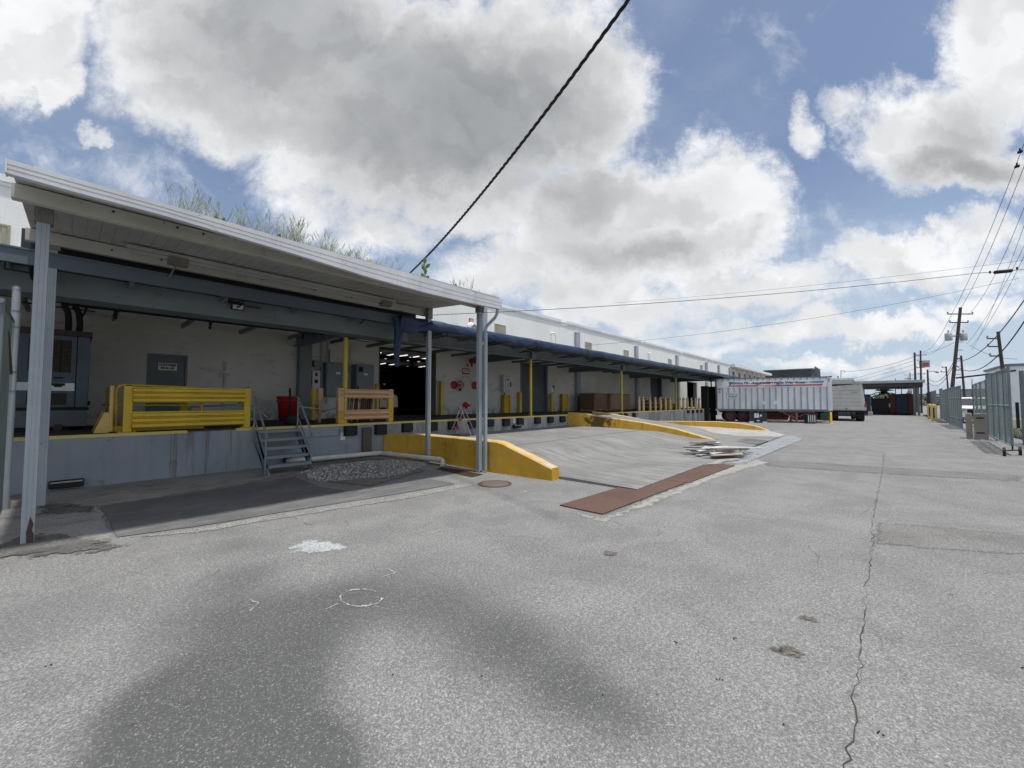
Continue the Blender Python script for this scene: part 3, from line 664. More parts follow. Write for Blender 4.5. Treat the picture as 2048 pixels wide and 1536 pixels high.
def cbeam(mb,x0,x1,y,z0,z1): mb.box(x0,x1,y,y+.012,z0,z1); mb.box(x0,x1,y+.013,y+.07,z0,z0+.012); mb.box(x0,x1,y+.12,y+.132,z0,z1); mb.box(x0,x1,y+.071,y+.119,z0,z0+.012)
b=MB(); b.box(-.54,7.06,7.34,7.46,4.12,4.295); b.build('front_beam',M_wb,wc,.004)
b=MB(); b.box(-.56,7.1,9.76,9.88,4.28,4.475); b.build('rear_beam',M_wb,wc,.004)
bo=MB()
for x in (.3,.95,1.25,2.6,3.7,4.6,5.4,6.4): bo.cyl((x,7.345,4.24),(x,7.325,4.24),.014,8); bo.cyl((x+.1,9.765,4.38),(x+.1,9.745,4.38),.014,8)
bo.build('bolts',M_dark,wc)
for (X,Y,zt) in ((-.30,7.78,4.14),(-.27,9.84,4.30),(7.0,9.64,4.28),(6.86,7.32,4.12)):
    Y_=Y
    pm=MB(); s_=.055
    pm.box(X-s_,X+s_,Y-s_,Y+s_,-.02,zt); 
    for q in (-.02,.02): pm.box(X+q-.004,X+q+.004,Y-s_-.004,Y-s_,.25,zt); 
    for q in (-.02,.02): pm.box(X-s_-.004,X-s_,Y+q-.004,Y+q+.004,.25,zt)
    po=pm.build('post',M_greyl,wc,.006)
    MB().prism([(X-s_*.1,Y-s_-.009,0),(X+s_*.95,Y-s_-.009,0),(X+s_*.9,Y-s_-.009,.12),(X+s_*.6,Y-s_-.009,.17),(X+s_*.8,Y-s_-.009,.24),(X+s_*.3,Y-s_-.009,.34),(X+s_*.1,Y-s_-.009,.27),(X-s_*.2,Y-s_-.009,.16)] if X<3 and Y<8 else [(X-s_*.9,Y-s_-.009,0),(X+s_*.9,Y-s_-.009,0),(X+s_*.4,Y-s_-.009,.05),(X-s_*.7,Y-s_-.009,.03)],(0,.004,0)).build('rusty_base',paint('peeled dark rust',(.07,.04,.035),.8,.5,(.16,.16,.16),12,0,False),po)
    MB().box(X-.08,X+.08,Y-.075,Y+.075,zt-.13 if Y<8 else zt-.10,ZF(Y)-.003).build('post_cap',paint('stained grey bracket',(.16,.155,.14),.7,.5),wc)
ds=MB(); xx,yy=7.04,7.25
ds.tube([(7.03,6.86,4.04),(7.03,6.87,3.93),(7.04,6.95,3.84),(6.97,7.15,3.66),(6.95,7.19,3.58),(6.95,7.20,3.45)],.038,12)
ds.box(6.915,6.99,7.165,7.235,.04,3.46); ds.box(6.91,6.995,7.16,7.24,2.6,2.63); ds.box(6.91,6.995,7.16,7.24,1.45,1.48)
ds.build('downspout',M_greyl,wc)
MB().box(.56,5.7,9.30,9.42,4.36,4.43).box(.56,5.7,9.33,9.39,4.30,4.36).build('strip_fixture',M_sof,wc,.01)
for q_ in (1.1,5.3): MB().box(q_,q_+.28,9.28,9.46,4.23,4.36).build('fixture_bracket',paint('stained grey bracket',(.16,.155,.14),.7,.5),wc)
MB().tube([(1.22,9.36,4.24),(1.12,10.2,3.9),(1.12,10.52,3.85)],.014,6).build('conduit',M_greyp,wc)
# ---------------------------------------------------------------- ramp pads and kerbs
def pad(name,polyf,prof,mat,skirt=.3):
    """polyf(t,y)->x ; surface follows prof(y)"""
    ysl=[3.5+.25*i for i in range(31)]; ysl[-1]=DY-.003
    g=MB(); tt=[i/12 for i in range(13)]
    g.grid(lambda t,y:(polyf(t,y),y if not callable(mat) else y,interp(prof,y)+.02),tt,ysl)
    for t in (0,1):
        g.grid(lambda y,k:(polyf(t,y),y,interp(prof,y)+.02 if k else -.05),ysl,(0,1),False)
    g.grid(lambda t,k:(polyf(t,3.5),3.5,interp(prof,3.5)+.02 if k else -.05),tt,(0,1),False)
    return struct(g.build(name,mat))
P1=[(3.5,.02),(5.3,.05),(6.1,.10),(7.3,.36),(9.3,.50),(11.05,.58)]
P2=[(3.5,.012),(5.3,.02),(7.2,.14),(9,.22),(11.05,.31)]
PR=[(3.5,.012),(5.0,.04),(5.9,.14),(6.7,.40),(7.95,.66),(8.9,.82),(9.9,1.0),(10.6,1.08),(11.05,1.11)]
xC=lambda y:interp([(3.5,7.47),(5.36,7.45),(6.9,7.32),(8.5,7.34),(9.9,7.32),(11.05,6.66)],y)
xD1=lambda y:16.18+(11.05-y)*.508
xD2=lambda y:18.45+(11.05-y)*.628
xE=lambda y:25.2+(11.05-y)*.43
pad('concrete_apron',lambda t,y:lerp(xC(y)+.02,xD1(y)+.12,t),P1,M_conc)
pad('concrete_ramp',lambda t,y:lerp(xD1(y)+.14,xD2(y)+.2,t),PR,M_conc)
pad('concrete_apron',lambda t,y:lerp(xD2(y)+.24,xE(y)+.12 if y>4.7 else 25.1+(y-3.5)*2,t),P2,M_conc2)
def kerbmat():
    s=MatB('worn yellow kerb paint'); p=s.pos(world=True); x=s.sep(p)
    n1=s.noise(p,1.2,6,.65); n2=s.noise(p,5,8,.75,.3); z=x[2]
    c=s.mix(s.ramp(n1,.3,.7),(.52,.29,.025),(.62,.38,.05))
    wear=s.math('MULTIPLY',s.ramp(n2,.54,.66),.75); up=s.sep(s.geo.outputs['Normal'])[2]; wear=s.math('MAXIMUM',s.math('MULTIPLY',wear,.6),s.math('MULTIPLY',s.ramp(up,.3,.8),s.ramp(n2,.36,.60)))
    c=s.mix(wear,c,(.48,.42,.30))
    st=s.noise(s.pos((2.5,2.5,.4),world=True),1.5,6,.7); c=s.mix(s.math('MULTIPLY',s.ramp(st,.56,.72),.55),c,(.09,.06,.02))
    a=s.math('DIVIDE',s.math('SUBTRACT',x[1],9.75),.72); b=s.math('DIVIDE',s.math('SUBTRACT',x[0],16.9),.9)
    d=s.math('ADD',s.math('MULTIPLY',a,a),s.math('MULTIPLY',b,b)); k=s.ramp(s.math('ADD',s.math('SUBTRACT',1.,d),s.math('MULTIPLY',s.math('SUBTRACT',s.noise(p,2.6,8,.72),.5),4.)),.1,.8)
    c=s.mix(s.math('MULTIPLY',k,.88),c,(.02,.017,.01))
    s.bump(n2,.35,.015); return s.done(c,.75,0,.3)
M_kerb=kerbmat()
M_raw=paint('chipped concrete',(.40,.37,.30),.85,.6,(.15,.12,.07),4,0,False,.5)
def kerb(name,label,xf,zt,zb,ys_,wd=.28,start=0):
    g=MB(); n=len(ys_); ring=[]
    for y in ys_:
        x=xf(y); zt_=interp(zt,y); zb_=interp(zb,y)-.12; j=.012*mn.noise(Vector((x*3,y*3,0)))
        ring+=[(x,y,zb_),(x,y,zt_-.03+j),(x+.03,y,zt_+j),(x+wd-.03,y,zt_+j),(x+wd,y,zt_-.03),(x+wd,y,zb_)]
    fs=[(i*6+k,i*6+k+1,(i+1)*6+k+1,(i+1)*6+k) for i in range(n-1) for k in range(5)]
    fs+=[tuple(range(6)),tuple((n-1)*6+k for k in range(5,-1,-1))]
    g.add(ring,fs); return tag(g.build(name,M_kerb,None,o=(xf(ys_[-1]),ys_[-1],0)),label,'kerb','yellow kerbs beside the dock ramps')
Y_=lambda a,b,n:[a+(b-a)*i/(n-1) for i in range(n)]
k1=kerb('ramp_kerb','high ochre retaining kerb behind the two right canopy posts, sloping down at its end',lambda y:xC(y)-.26,[(5.33,.27),(6.83,.77),(11.05,.78)],[(5,0),(11,0)],Y_(5.33,DY-.02,30),.28)
kerb('ramp_kerb','sloping yellow kerb with a large black stain on its side',xD1,[(5.3,.07),(5.9,.25),(6.7,.52),(7.95,.79),(8.94,.94),(9.67,1.03),(10.34,1.19),(11.05,1.22)],P1,Y_(5.3,DY-.02,30),.26)
kerb('ramp_kerb','thin sloping yellow kerb on the far side of the forklift ramp',xD2,[(5.64,.08),(6.17,.27),(7.5,.53),(8.86,.83),(9.9,1.05),(10.7,1.2),(11.05,1.22)],P2,Y_(5.6,DY-.02,26),.2)
kerb('ramp_kerb','low yellow kerb with a rounded broken end in front of the white trailer',xE,[(4.75,.04),(5.37,.31),(6.35,.47),(7.2,.52),(10,.5),(11.05,.5)],P2,Y_(4.75,DY-.02,24),.26)
# steel trench plates
for i,(x0,x1,lb,ya,yb) in enumerate([(5.57,8.9,'rust brown steel road plate, nearest to the camera',3.17,3.97),(8.93,12.2,'rust brown steel road plate next to the heap of broken boards',3.0,3.72)]):
    p=MB().prism([(x0,ya,.006),(x1,ya-.12,.006),(x1,yb-.14 if not i else 3.47,.006),(x0,yb,.006)],(0,0,.016))
    o=p.build('road_plate',M_rust,None,.003,o=(x0,3.5,0)); tag(o,lb,'steel plate','rusty plates over the trench')
    b=MB()
    for q in ((x0+.2,ya+.1),(x0+.2,yb-.12),(x1-.3,yb-.3),(x1-.3,ya)): b.cyl((q[0],q[1],.02),(q[0],q[1],.026),.028,10)
    bo=b.build('bolt_holes',M_dark,o)
M_blueg=groundmat('blue grey worn concrete',(.23,.245,.27),(.30,.315,.335),(.15,.155,.165),1.3,(.6,2,1),.2,fade=.05)
sheet(rough_poly([(12.6,2.78),(22.9,2.50),(25.2,3.15),(24.2,3.48),(12.6,3.46)],4,.02,31),'trench_cover',M_blueg,.006,True)
sheet([(18.95,4.55),(21.1,4.5),(20.5,3.46),(18.2,3.46)],'asphalt_patch',M_patch,.055,True)
tk=MB(); strip([(12.6,2.76),(18,2.62),(22.9,2.49)],.05,.01,50,mb=tk,lift=.010); strip([(7.6,3.47),(13,3.47),(19,3.47),(24.5,3.47)],.05,.015,51,mb=tk,lift=.010); strip([(5.56,3.14),(9,3.02),(12.3,2.86)],.03,.008,52,mb=tk,lift=.010)
struct(tk.build('ground_cracks',M_crack))
sheet(rough_poly(GR_([(1118,1018),(1200,1036),(1330,984),(1440,940),(1500,915),(1540,925),(1440,955),(1330,1000),(1220,1046),(1195,1044)]),4,.04,33),'sandy_edge',M_tan,.004,True)
sheet(rough_poly(GR_([(1440,930),(1480,921),(1500,905),(1480,900),(1440,918),(1400,925),(1385,934)]),4,.06,34),'sandy_edge',M_tan,.030,True)
sheet(rough_poly(GR_([(1745,1045),(1900,1055),(2048,1070),(2300,1085),(2300,1120),(2048,1112),(1900,1100),(1745,1090)]),4,.03,36),'asphalt_patch',groundmat('slightly darker asphalt',(.20,.198,.19),(.26,.255,.245),(.15,.15,.148),1.,(1,1,1),.6,fade=.12,amp=1.5),.003,True)
sheet(rough_poly(GR_([(1520,921),(1700,930),(2048,952),(2048,964),(1700,944),(1530,932)]),4,.05,37),'tyre_mark',groundmat('tyre darkened asphalt',(.18,.18,.182),(.23,.23,.23),(.15,.15,.15),1.,(1,1,1),.6,fade=.25,amp=2),.003,True)
# pit beside the high kerb
sheet(rough_poly(GR_([(884,936),(925,941),(968,949),(945,955),(905,947),(872,941)]),4,.02,38),'trench',groundmat('rusty pit',(.05,.028,.02),(.075,.04,.03),(.02,.015,.012),4,fade=.02,amp=.6),.006,True)
# manhole
mh=thing('manhole_cover','round rusty brown manhole cover in the asphalt near the high yellow kerb','manhole cover',(6.11,6.03,0))
MB().lathe((6.11,6.03,.004),[(.36,0),(.36,.008),(.31,.010),(.31,.004)],32).build('frame',M_rust,mh)
MB().lathe((6.11,6.03,.005),[(.30,0),(.30,.009),(.25,.009),(.24,.006),(.12,.006),(.11,.009),(.001,.009)],32).build('cover',paint('worn iron',(.13,.10,.085),.6,.5,(.25,.24,.23),6,0,False),mh)
# ---------------------------------------------------------------- rubble
def rub(name,label,mat,cen,rx,ry,n,seed,hh=.10,sz=(.015,.05)):
    rn=random.Random(seed); g=MB()
    for i in range(n):
        a=rn.uniform(0,6.283); q=rn.random()**.62; jj=1+.28*mn.noise(Vector((math.cos(a)*1.7,math.sin(a)*1.7,seed)))+.12*mn.noise(Vector((math.cos(a)*6,math.sin(a)*6,seed))); x=cen[0]+rx*q*math.cos(a)*jj; y=cen[1]+ry*q*math.sin(a)*jj
        if y>10.8: continue
        s_=rn.uniform(*sz)*(1.6 if rn.random()<.06 else 1); z=zg(x,y)+hh*(1-q*q)*rn.random()+.006
        M=Matrix.Translation((x,y,z))@Matrix.Rotation(rn.uniform(0,6.28),4,Vector((rn.random(),rn.random(),rn.random()+.1)).normalized())
        vs=[M@Vector((dx*s_*rn.uniform(.5,1),dy*s_*rn.uniform(.5,1),dz*s_*rn.uniform(.3,.8))) for dx,dy,dz in ((1,0,0),(-1,0,0),(0,1,0),(0,-1,0),(0,0,1),(0,0,-1))]
        g.cur=0 if rn.random()<.8 else 1
        g.add(vs,[(0,2,4),(2,1,4),(1,3,4),(3,0,4),(2,0,5),(1,2,5),(3,1,5),(0,3,5)],False)
    o=g.build(name,mat); o['kind']='stuff'; return o
M_st1=paint('grey rubble',(.31,.305,.285),.95,.4,(.1,.095,.09),9,0,False); M_st2=paint('pale rubble',(.55,.54,.51),.95,.3,(.2,.2,.19),9,0,False)
sheet(rough_poly(GR_([(600,950),(660,932),(740,925),(810,930),(850,945),(800,960),(740,975),(660,970)]),4,.04,41),'rubble_bed',groundmat('rubble bed',(.17,.165,.15),(.26,.25,.235),(.08,.077,.07),4,fade=.15,amp=1.5),.015,True)
rub('rubble','',[M_st1,M_st2],(5.0,9.3),1.6,1.0,6000,5,.10,(.010,.038))
rub('rubble','',[M_st2,M_st1],(14.2,3.2),1.3,.4,350,6,.02,(.008,.03))
rub('rubble','',[M_st2,M_st1],(24.5,-3.2),4.5,.8,420,7,.015,(.008,.03))
# ---------------------------------------------------------------- drain pipe
M_pvc=paint('off white plastic pipe',(.60,.59,.54),.45,.4,(.2,.18,.14),3)
pp=thing('drain_pipe','white plastic drain pipe along the foot of the dock and the high kerb','pipe',(5,10.9,.2))
def bend(pts,r,k=5):
    out=[Vector(pts[0])]
    for a,b,c in zip(pts,pts[1:],pts[2:]):
        a,b,c=Vector(a),Vector(b),Vector(c); u=(a-b).normalized();v=(c-b).normalized(); p0=b+u*r;p1=b+v*r
        for i in range(k+1):
            t=i/k; out.append(p0*(1-t)**2+b*2*t*(1-t)+p1*t*t)
    out.append(Vector(pts[-1])); return out
pts=[(3.72,11.0,.27),(3.72,10.84,.27),(6.2,10.86,.235),(6.86,8.75,.17),(6.72,8.6,.03)]
MB().tube(bend(pts,.11),.065,14).build('pipe',M_pvc,pp)
MB().tube([(3.72,11.04,.27),(3.72,10.93,.27)],.105,16).build('collar',M_blk,pp)
b=MB()
for q,dv_ in (((6.02,10.86,.237),(1,0,0)),((6.30,10.55,.23),(.3,-1,-.02)),((6.82,8.9,.172),(.3,-1,0))):
    q=Vector(q); dv_=Vector(dv_).normalized()*.05; b.cyl(q-dv_,q+dv_,.074,14)
b.build('coupling',M_pvc,pp)
# ---------------------------------------------------------------- steel dock stairs
M_stair=paint('grey stair paint',(.20,.235,.26),.45,.45,(.08,.06,.05),3)
stt=thing('dock_stairs','steep grey steel stairs with handrails leading up to the dock','stairs',(3.4,10.5,.1))
for x in (2.97,3.93):
    MB().prism([(x,11.04,.82),(x,11.04,1.10),(x,10.12,.10),(x,9.93,.10),(x,9.93,.17)],(.035,0,0)).build('stringer',M_stair,stt)
for i in range(5):
    z=.29+.185*i; y=10.10+.19*i; MB().box(3.006,3.929,y-.06,y+.16,z,z+.03).box(3.006,3.929,y-.062,y-.056,z-.035,z).build('tread',M_stair,stt)
for x in (2.965,3.935):
    MB().tube(bend([(x,11.08,1.86),(x,11.0,1.86),(x,10.02,.93)],.06),.022,10).build('handrail',M_stair,stt)
    MB().tube([(x,11.0,1.38),(x,10.12,.52)],.016,8).build('mid_rail',M_stair,stt)
    for y,z0,z1 in ((10.12,.12,1.0),(11.0,.95,1.84)): MB().cyl((x,y,z0),(x,y,z1),.02,10).build('rail_post',M_stair,stt)
# ---------------------------------------------------------------- guard barriers
def wbeam(mb,x0,x1,y,z0,z1,n=3,d=.055,zt=None):
    prof=[]; h=(z1-z0)/n
    for i in range(n):
        b=z0+i*h; prof+=[(0,b),(0,b+.06*h),(-d,b+.2*h),(-d,b+.74*h),(0,b+.88*h)]
    prof.append((0,z1))
    if True: prof=prof
    vs=[]
    for yy,z in prof: vs+=[(x0,y+yy,z),(x1,y+yy,z)]
    k=len(prof); o=[(2*i,2*i+1,2*i+3,2*i+2) for i in range(k-1)]
    mb.add(vs,o); vs2=[(a,b+.012,c) for a,b,c in vs]; mb.add(vs2,[tuple(reversed(f)) for f in o]); mb.box(x0,x1,y-.002,y+.014,z1,z1+.01)
gb=thing('guard_barrier','wide bright yellow steel guard barrier with two ribbed rails on the dock edge','barrier',(1.85,11.3,DZ))
for x in (.79,2.88):
    po=MB().box(x-.065,x+.065,11.24,11.37,DZ+.012,2.07).build('post',M_yel,gb,.006)
    MB().box(x-.05,x+.05,11.255,11.355,2.071,2.09).build('post_cap',M_blk,po)
    MB().box(x-.14,x+.14,11.18,11.43,DZ+.001,DZ+.012).cyl((x-.11,11.21,DZ+.01),(x-.11,11.21,DZ+.04),.012,8).cyl((x+.11,11.21,DZ+.01),(x+.11,11.21,DZ+.04),.012,8).build('base_plate',M_yel,po)
for z0,z1 in ((1.20,1.53),(1.73,2.04)):
    m_=MB(); wbeam(m_,.857,2.813,11.27,z0,z1,3,.075); m_.build('rail',M_yel,gb)
M_org=paint('faded orange yellow paint',(.62,.385,.20),.55,.45,(.28,.17,.08),3)
M_amb=paint('amber paint',(.62,.36,.02),.5,.4,(.25,.14,.03),3)
ob_=thing('guard_barrier','narrow pale orange guard barrier beside the yellow canopy post','barrier',(5.95,11.3,DZ))
for i,x in enumerate((5.16,6.74)):
    po=MB().box(x-.08,x+.08,11.22,11.37,DZ+.001,2.13).build('post',M_org,ob_,.006)
    MB().box(x-.079,x+.081,11.212,11.2195,DZ+.03,DZ+(.36 if i==0 else .74)).build('amber_face',M_amb,po)
    b=MB()
    for z in (1.28,1.45,1.95,2.06): b.cyl((x-.005,11.211,z),(x-.005,11.2,z),.014,8)
    b.build('bolts',M_dark,po)
for z0,z1 in ((1.22,1.50),(1.84,2.10)):
    m_=MB(); wbeam(m_,5.242,6.658,11.27,z0,z1,2,.075); m_.build('rail',M_org,ob_)
MB().box(4.99,5.13,12.35,12.5,1.75,2.15).box(5.02,5.10,12.38,12.46,DZ,1.75).build('rear_post',M_org,ob_,.006)
# stack of leaning brown slats behind it
M_wood=[paint('brown board',(.16,.085,.05),.8,.5,(.05,.03,.02),5,0,False),paint('tan board',(.42,.28,.17),.8,.4,(.16,.1,.06),5,0,False),paint('pale board',(.52,.47,.42),.8,.3,(.25,.2,.16),5,0,False)]
rn=random.Random(3)
for i in range(18):
    x=5.32+.062*i+rn.uniform(-.01,.01); h=.66+rn.uniform(0,.12); k=rn.choice((0,0,0,1,0,2))
    o=MB().obox((x,11.62+rn.uniform(-.05,.05),DZ+h/2+.02),(.028,.09,h),(rn.uniform(-.05,.05),rn.uniform(0,.14),rn.uniform(-.2,.2))).build('wooden_slat',M_wood[k],None,.003,o=(x,11.6,DZ))
    tag(o,'thin '+('dark brown','tan','pale')[k]+' wooden slat standing in the stack behind the orange barrier','slat',('dark brown','tan','pale')[k]+' slats stacked behind the orange barrier')
# yellow platform lift left of the barrier
lf=thing('lift_platform','yellow platform lift with ramped end and tube guard rail at the dock edge','lift platform',(.9,12,DZ))
for y0,y1 in ((11.42,11.50),(12.15,12.23)):
    MB().prism([(.32,y0,DZ+.002),(.54,y0,DZ+.002),(.54,y0,1.53),(.46,y0,1.53)],(0,y1-y0,0)).build('ramp_side',M_amb if y0>12 else paint('sand yellow paint',(.62,.44,.13),.5,.3,(.25,.17,.06),3),lf,.006)
MB().prism([(.33,11.51,DZ+.01),(.53,11.51,DZ+.01),(.53,11.51,1.3),(.47,11.51,1.5)],(0,.63,0)).build('ramp_plate',paint('brown yellow plate',(.16,.10,.02),.7,.4),lf)
MB().box(.55,2.1,11.50,12.2,DZ+.01,DZ+.13).build('platform',M_yel,lf,.01)
MB().tube(bend([(.64,11.56,DZ+.1),(.64,11.56,2.10),(2.05,11.56,2.06),(2.05,11.56,DZ+.1)],.14),.026,10).tube([(.64,11.56,1.68),(2.05,11.56,1.66)],.018,8).build('guard_rail',M_yel,lf)
MB().cyl((.565,11.45,DZ+.02),(.565,11.45,2.07),.035,12).build('corner_post',paint('sand yellow paint',(.62,.44,.13),.5,.3),lf)
MB().box(.50,.54,11.9,12.1,1.5,2.05).cyl((.44,12,1.68),(.60,12,1.68),.02,8).build('mast',paint('brown yellow plate',(.16,.10,.02),.7,.4),lf)
MB().box(1.72,1.86,11.95,12.05,1.4,1.85).build('control_box',M_yel,lf)
hr=thing('folded_handrail','folded grey steel handrail lying on the dock behind the wide yellow barrier','handrail',(2.1,12.2,DZ))
MB().tube([(1.75,12.3,1.85),(2.25,12.3,DZ+.05)],.028,8).build('diagonal',M_steel,hr); MB().tube([(1.95,12.3,1.62),(3.2,12.3,1.68)],.022,8).build('rail',M_steel,hr)
MB().tube([(2.75,12.35,1.95),(3.35,12.35,1.35)],.026,8).build('diagonal',M_greyp,hr); MB().tube([(2.95,12.2,1.95),(3.6,12.2,1.3)],.024,8).build('diagonal',M_steel,hr)
# ---------------------------------------------------------------- machine
M_mach=paint('dark blue grey machine paint',(.06,.085,.11),.45,.4,(.02,.02,.02),2.5); M_brn=paint('dark red brown steel',(.05,.03,.03),.6,.4)
mc=thing('compactor','dark blue grey industrial unit with louvred grille and white band at far left','machine',(-.4,13.5,DZ))
x0,x1,y0,y1=-1.1,.26,13.,15.0
MB().box(x0,x1-.2,y0,y1,1.62,3.18).build('body',M_mach,mc,.01)
MB().box(x1-.19,x1,y0+.01,y1,1.62,3.18).build('corner_panel',M_mach,mc,.01)
MB().box(x0-.02,x1+.03,y0-.03,y1,3.185,3.30).build('top_frame',M_brn,mc)
MB().box(x0,x1-.01,y0+.02,y1,DZ+.09,1.56).build('base',paint('scuffed steel base',(.10,.12,.135),.5,.5,(.03,.03,.03),3),mc); MB().box(x0,x1+.02,y0-.01,y1,1.565,1.615).build('base_beam',M_dark,mc)
MB().box(x0,-.0,y0+.1,y1-.1,DZ,DZ+.085).build('skid',M_dark,mc); MB().box(-.22,-.10,y0-.05,y0+.0,DZ,DZ+.14).build('foot',M_brn,mc)
g=MB(); gx0,gx1,gz0,gz1=-.62,-.02,2.38,3.08
for c in range(4):
    a=gx0+(gx1-gx0)*c/4
    for i in range(24):
        z=gz0+(gz1-gz0)*i/24; g.prism([(a+.012,y0-.004,z),(a+.012,y0-.024,z+.006),(a+.012,y0-.004,z+.018)],((gx1-gx0)/4-.024,0,0))
gr=g.build('louvre_grille',paint('bronze grille',(.15,.125,.08),.5,.3),mc); MB().box(gx0,gx1,y0-.003,y0-.001,gz0,gz1).build('grille_back',M_dark,gr)
MB().box(x0,x1-.21,y0-.006,y0-.001,1.98,2.15).build('white_band',paint('white band paint',(.68,.70,.70),.5,.2),mc)
MB().box(-.30,-.09,y0-.010,y0-.0065,2.09,2.145).box(-.25,-.13,y0-.010,y0-.0065,2.06,2.09).build('band_chip',M_dark,mc)
g=MB(); chain(g,(-.62,y0-.004),(-.06,y0-.004),1.68,1.93,.028,.003); lg=g.build('mesh_grille',paint('bronze grille',(.15,.125,.08),.5,.3),mc); MB().box(-.62,-.06,y0-.003,y0-.001,1.68,1.93).build('grille_back',M_dark,lg)
MB().box(-.26,-.12,y0-.012,y0-.002,2.24,2.28).build('handle',M_dark,mc); MB().box(x1,x1+.04,y0+.05,y0+.12,1.66,1.76).build('latch',M_dark,mc)
ho=MB()
for x in (-.10,.07): ho.tube([(x-.05,13.4,4.0),(x-.06,13.4,3.9),(x,13.4,3.75),(x+.02,13.4,3.5),(x+.01,13.4,3.2)],.055,12)
ho.tube([(.19,13.4,3.95),(.16,13.4,3.8),(.08,13.4,3.6)],.02,8)
ho.build('flexible_duct',M_blk,mc)
cb=MB().tube([(-.75,12.5,3.95),(-.75,12.5,3.72),(.3,12.5,3.70)],.015,6); tag(cb.build('hanging_rod',M_dark,None,o=(-.3,12.5,3.8)),'thin black rod hung below the dock canopy above the blue grey machine','rod')
tag(MB().tube([(-.2,12.6,3.80),(2,12.6,3.81),(5.2,12.6,3.83)],.026,8).build('pipe_run',M_dark,None,o=(2,12.6,3.8)),'dark pipe run below the dock canopy above the pick-up door','pipe')
for i,(x,lb) in enumerate(((.62,'left, by the black ducts'),(2.35,'middle, above the right of the pick-up door'),(4.6,'right, near the grey wall column'))):
    h=thing('pipe_hanger','small dark pipe hanger '+lb,'hanger',(x,12.6,3.7),'hangers under the dock canopy')
    MB().cyl((x,12.6,3.60),(x,12.6,3.78),.03,8).build('cup',M_dark,h); MB().tube([(x,12.6,3.74),(x+.12,12.2,3.86),(x+.12,12.2,3.95)],.012,6).build('arm',M_dark,h)
# ---------------------------------------------------------------- small things on the dock
M_red=paint('red plastic',(.42,.02,.025),.4,.3,(.12,.01,.01),3)
tr=thing('trash_can','round red plastic trash can standing against the wall','trash can',(4.78,14.2,DZ))
MB().lathe((4.78,14.2,DZ),[(.001,.01),(.25,.01),(.32,.72),(.34,.74),(.34,.80),(.31,.80),(.30,.70),(.001,.68)],28).build('bin',M_red,tr)
MB().lathe((4.78,14.2,DZ+.62),[(.318,0),(.345,.01),(.345,.05),(.322,.06)],28).build('rim',M_red,tr)
bk=thing('bucket','low black rubber tub standing behind the stair handrail','tub',(4.05,11.7,DZ))
MB().lathe((4.05,11.7,DZ),[(.001,.0),(.17,.0),(.21,.14),(.20,.25),(.18,.25),(.17,.05),(.001,.04)],24).build('tub',M_blk,bk)
tag(MB().cyl((4.13,12.1,DZ),(4.11,12.1,2.12),.03,10).build('steel_post',M_dark,None,o=(4.13,12.1,DZ)),'short thin black post behind the right stair handrail','post')
def bollard(x,y,h,r,label,mat=M_yel,group=None):
    t=thing('bollard',label,'bollard',(x,y,DZ),group)
    MB().lathe((x,y,DZ),[(r,0),(r,h-.03),(r*.8,h-.005),(.001,h)],16).build('tube',mat,t); MB().lathe((x,y,DZ),[(r*1.8,0),(r*1.8,.012),(r,.013)],16).build('base_plate',mat,t)
bollard(5.6,14.3,1.1,.075,'yellow bollard beside the grey wall column and the white meter box')
bollard(8.35,14.95,1.35,.08,'yellow bollard on the left of the open warehouse doorway')
tag(MB().box(11.62,11.78,15.02,15.18,DZ,2.72).build('door_guard',M_yel,None,.008,o=(11.7,15.1,DZ)),'tall yellow steel post guarding the right side of the open doorway','guard post')
tag(MB().box(17.30,17.46,15.06,15.22,DZ,2.30).build('door_guard',M_yel,None,.008,o=(17.4,15.1,DZ)),'yellow guard post on the left of the grey roll-up door','guard post')
tag(MB().box(20.24,20.4,15.0,15.16,DZ,2.25).build('door_guard',M_yel,None,.008,o=(20.3,15.1,DZ)),'yellow guard post on the right of the grey roll-up door','guard post')
g=thing('column_guard','yellow box guard below the white electrical box','guard post',(16.1,15.05,DZ))
MB().box(15.93,16.3,15.0,15.2,DZ,2.12).build('front_plate',M_amb,g,.006); MB().box(16.301,16.42,14.93,15.2,DZ,2.12).build('side_flange',M_yel,g,.006)
g=thing('door_shield','tall narrow yellow steel panel standing between the roll-up door and the grey column','panel',(21.85,15.1,DZ))
MB().box(21.48,21.95,15.03,15.12,DZ,2.27).build('plate',M_yel,g,.006); MB().box(21.96,22.2,14.98,15.12,DZ,2.27).build('flange',M_yel2,g,.006)
for i,(z,r) in enumerate(((1.45,.03),(1.25,.05))): MB().cyl((21.85,15.029,z),(21.85,15.02,z),r,10).build('hole',M_dark,g)
# electrical
M_cab=paint('blue grey cabinet',(.15,.175,.20),.4,.2,(.05,.05,.05),3); M_elw=paint('off white box',(.52,.53,.52),.5,.3,(.2,.2,.18),4); M_cond=paint('conduit grey',(.36,.37,.36),.5,.4,(.1,.1,.1),4)
M_ink=flat('black ink',(.02,.02,.02),.6); M_lab=flat('white label',(.7,.7,.68),.6)
def cabinet(x0,x1,yf,z0,z1,label,hand=True):
    t=thing('electrical_cabinet',label,'electrical cabinet',((x0+x1)/2,WY,z0))
    MB().box(x0,x1,yf+.02,WY-.003,z0,z1).build('case',M_cab,t,.006); d=MB().box(x0+.02,x1-.02,yf,yf+.018,z0+.02,z1-.02).build('door',M_cab,t,.004)
    xm=(x0+x1)/2; MB().box(xm-.08,xm+.08,yf-.003,yf-.001,z1-.42,z1-.34).build('label_plate',M_lab,d); return t,d
t,d=cabinet(6.32,7.2,15.0,1.95,3.2,'blue grey electrical cabinet on the left, partly behind the yellow canopy post')
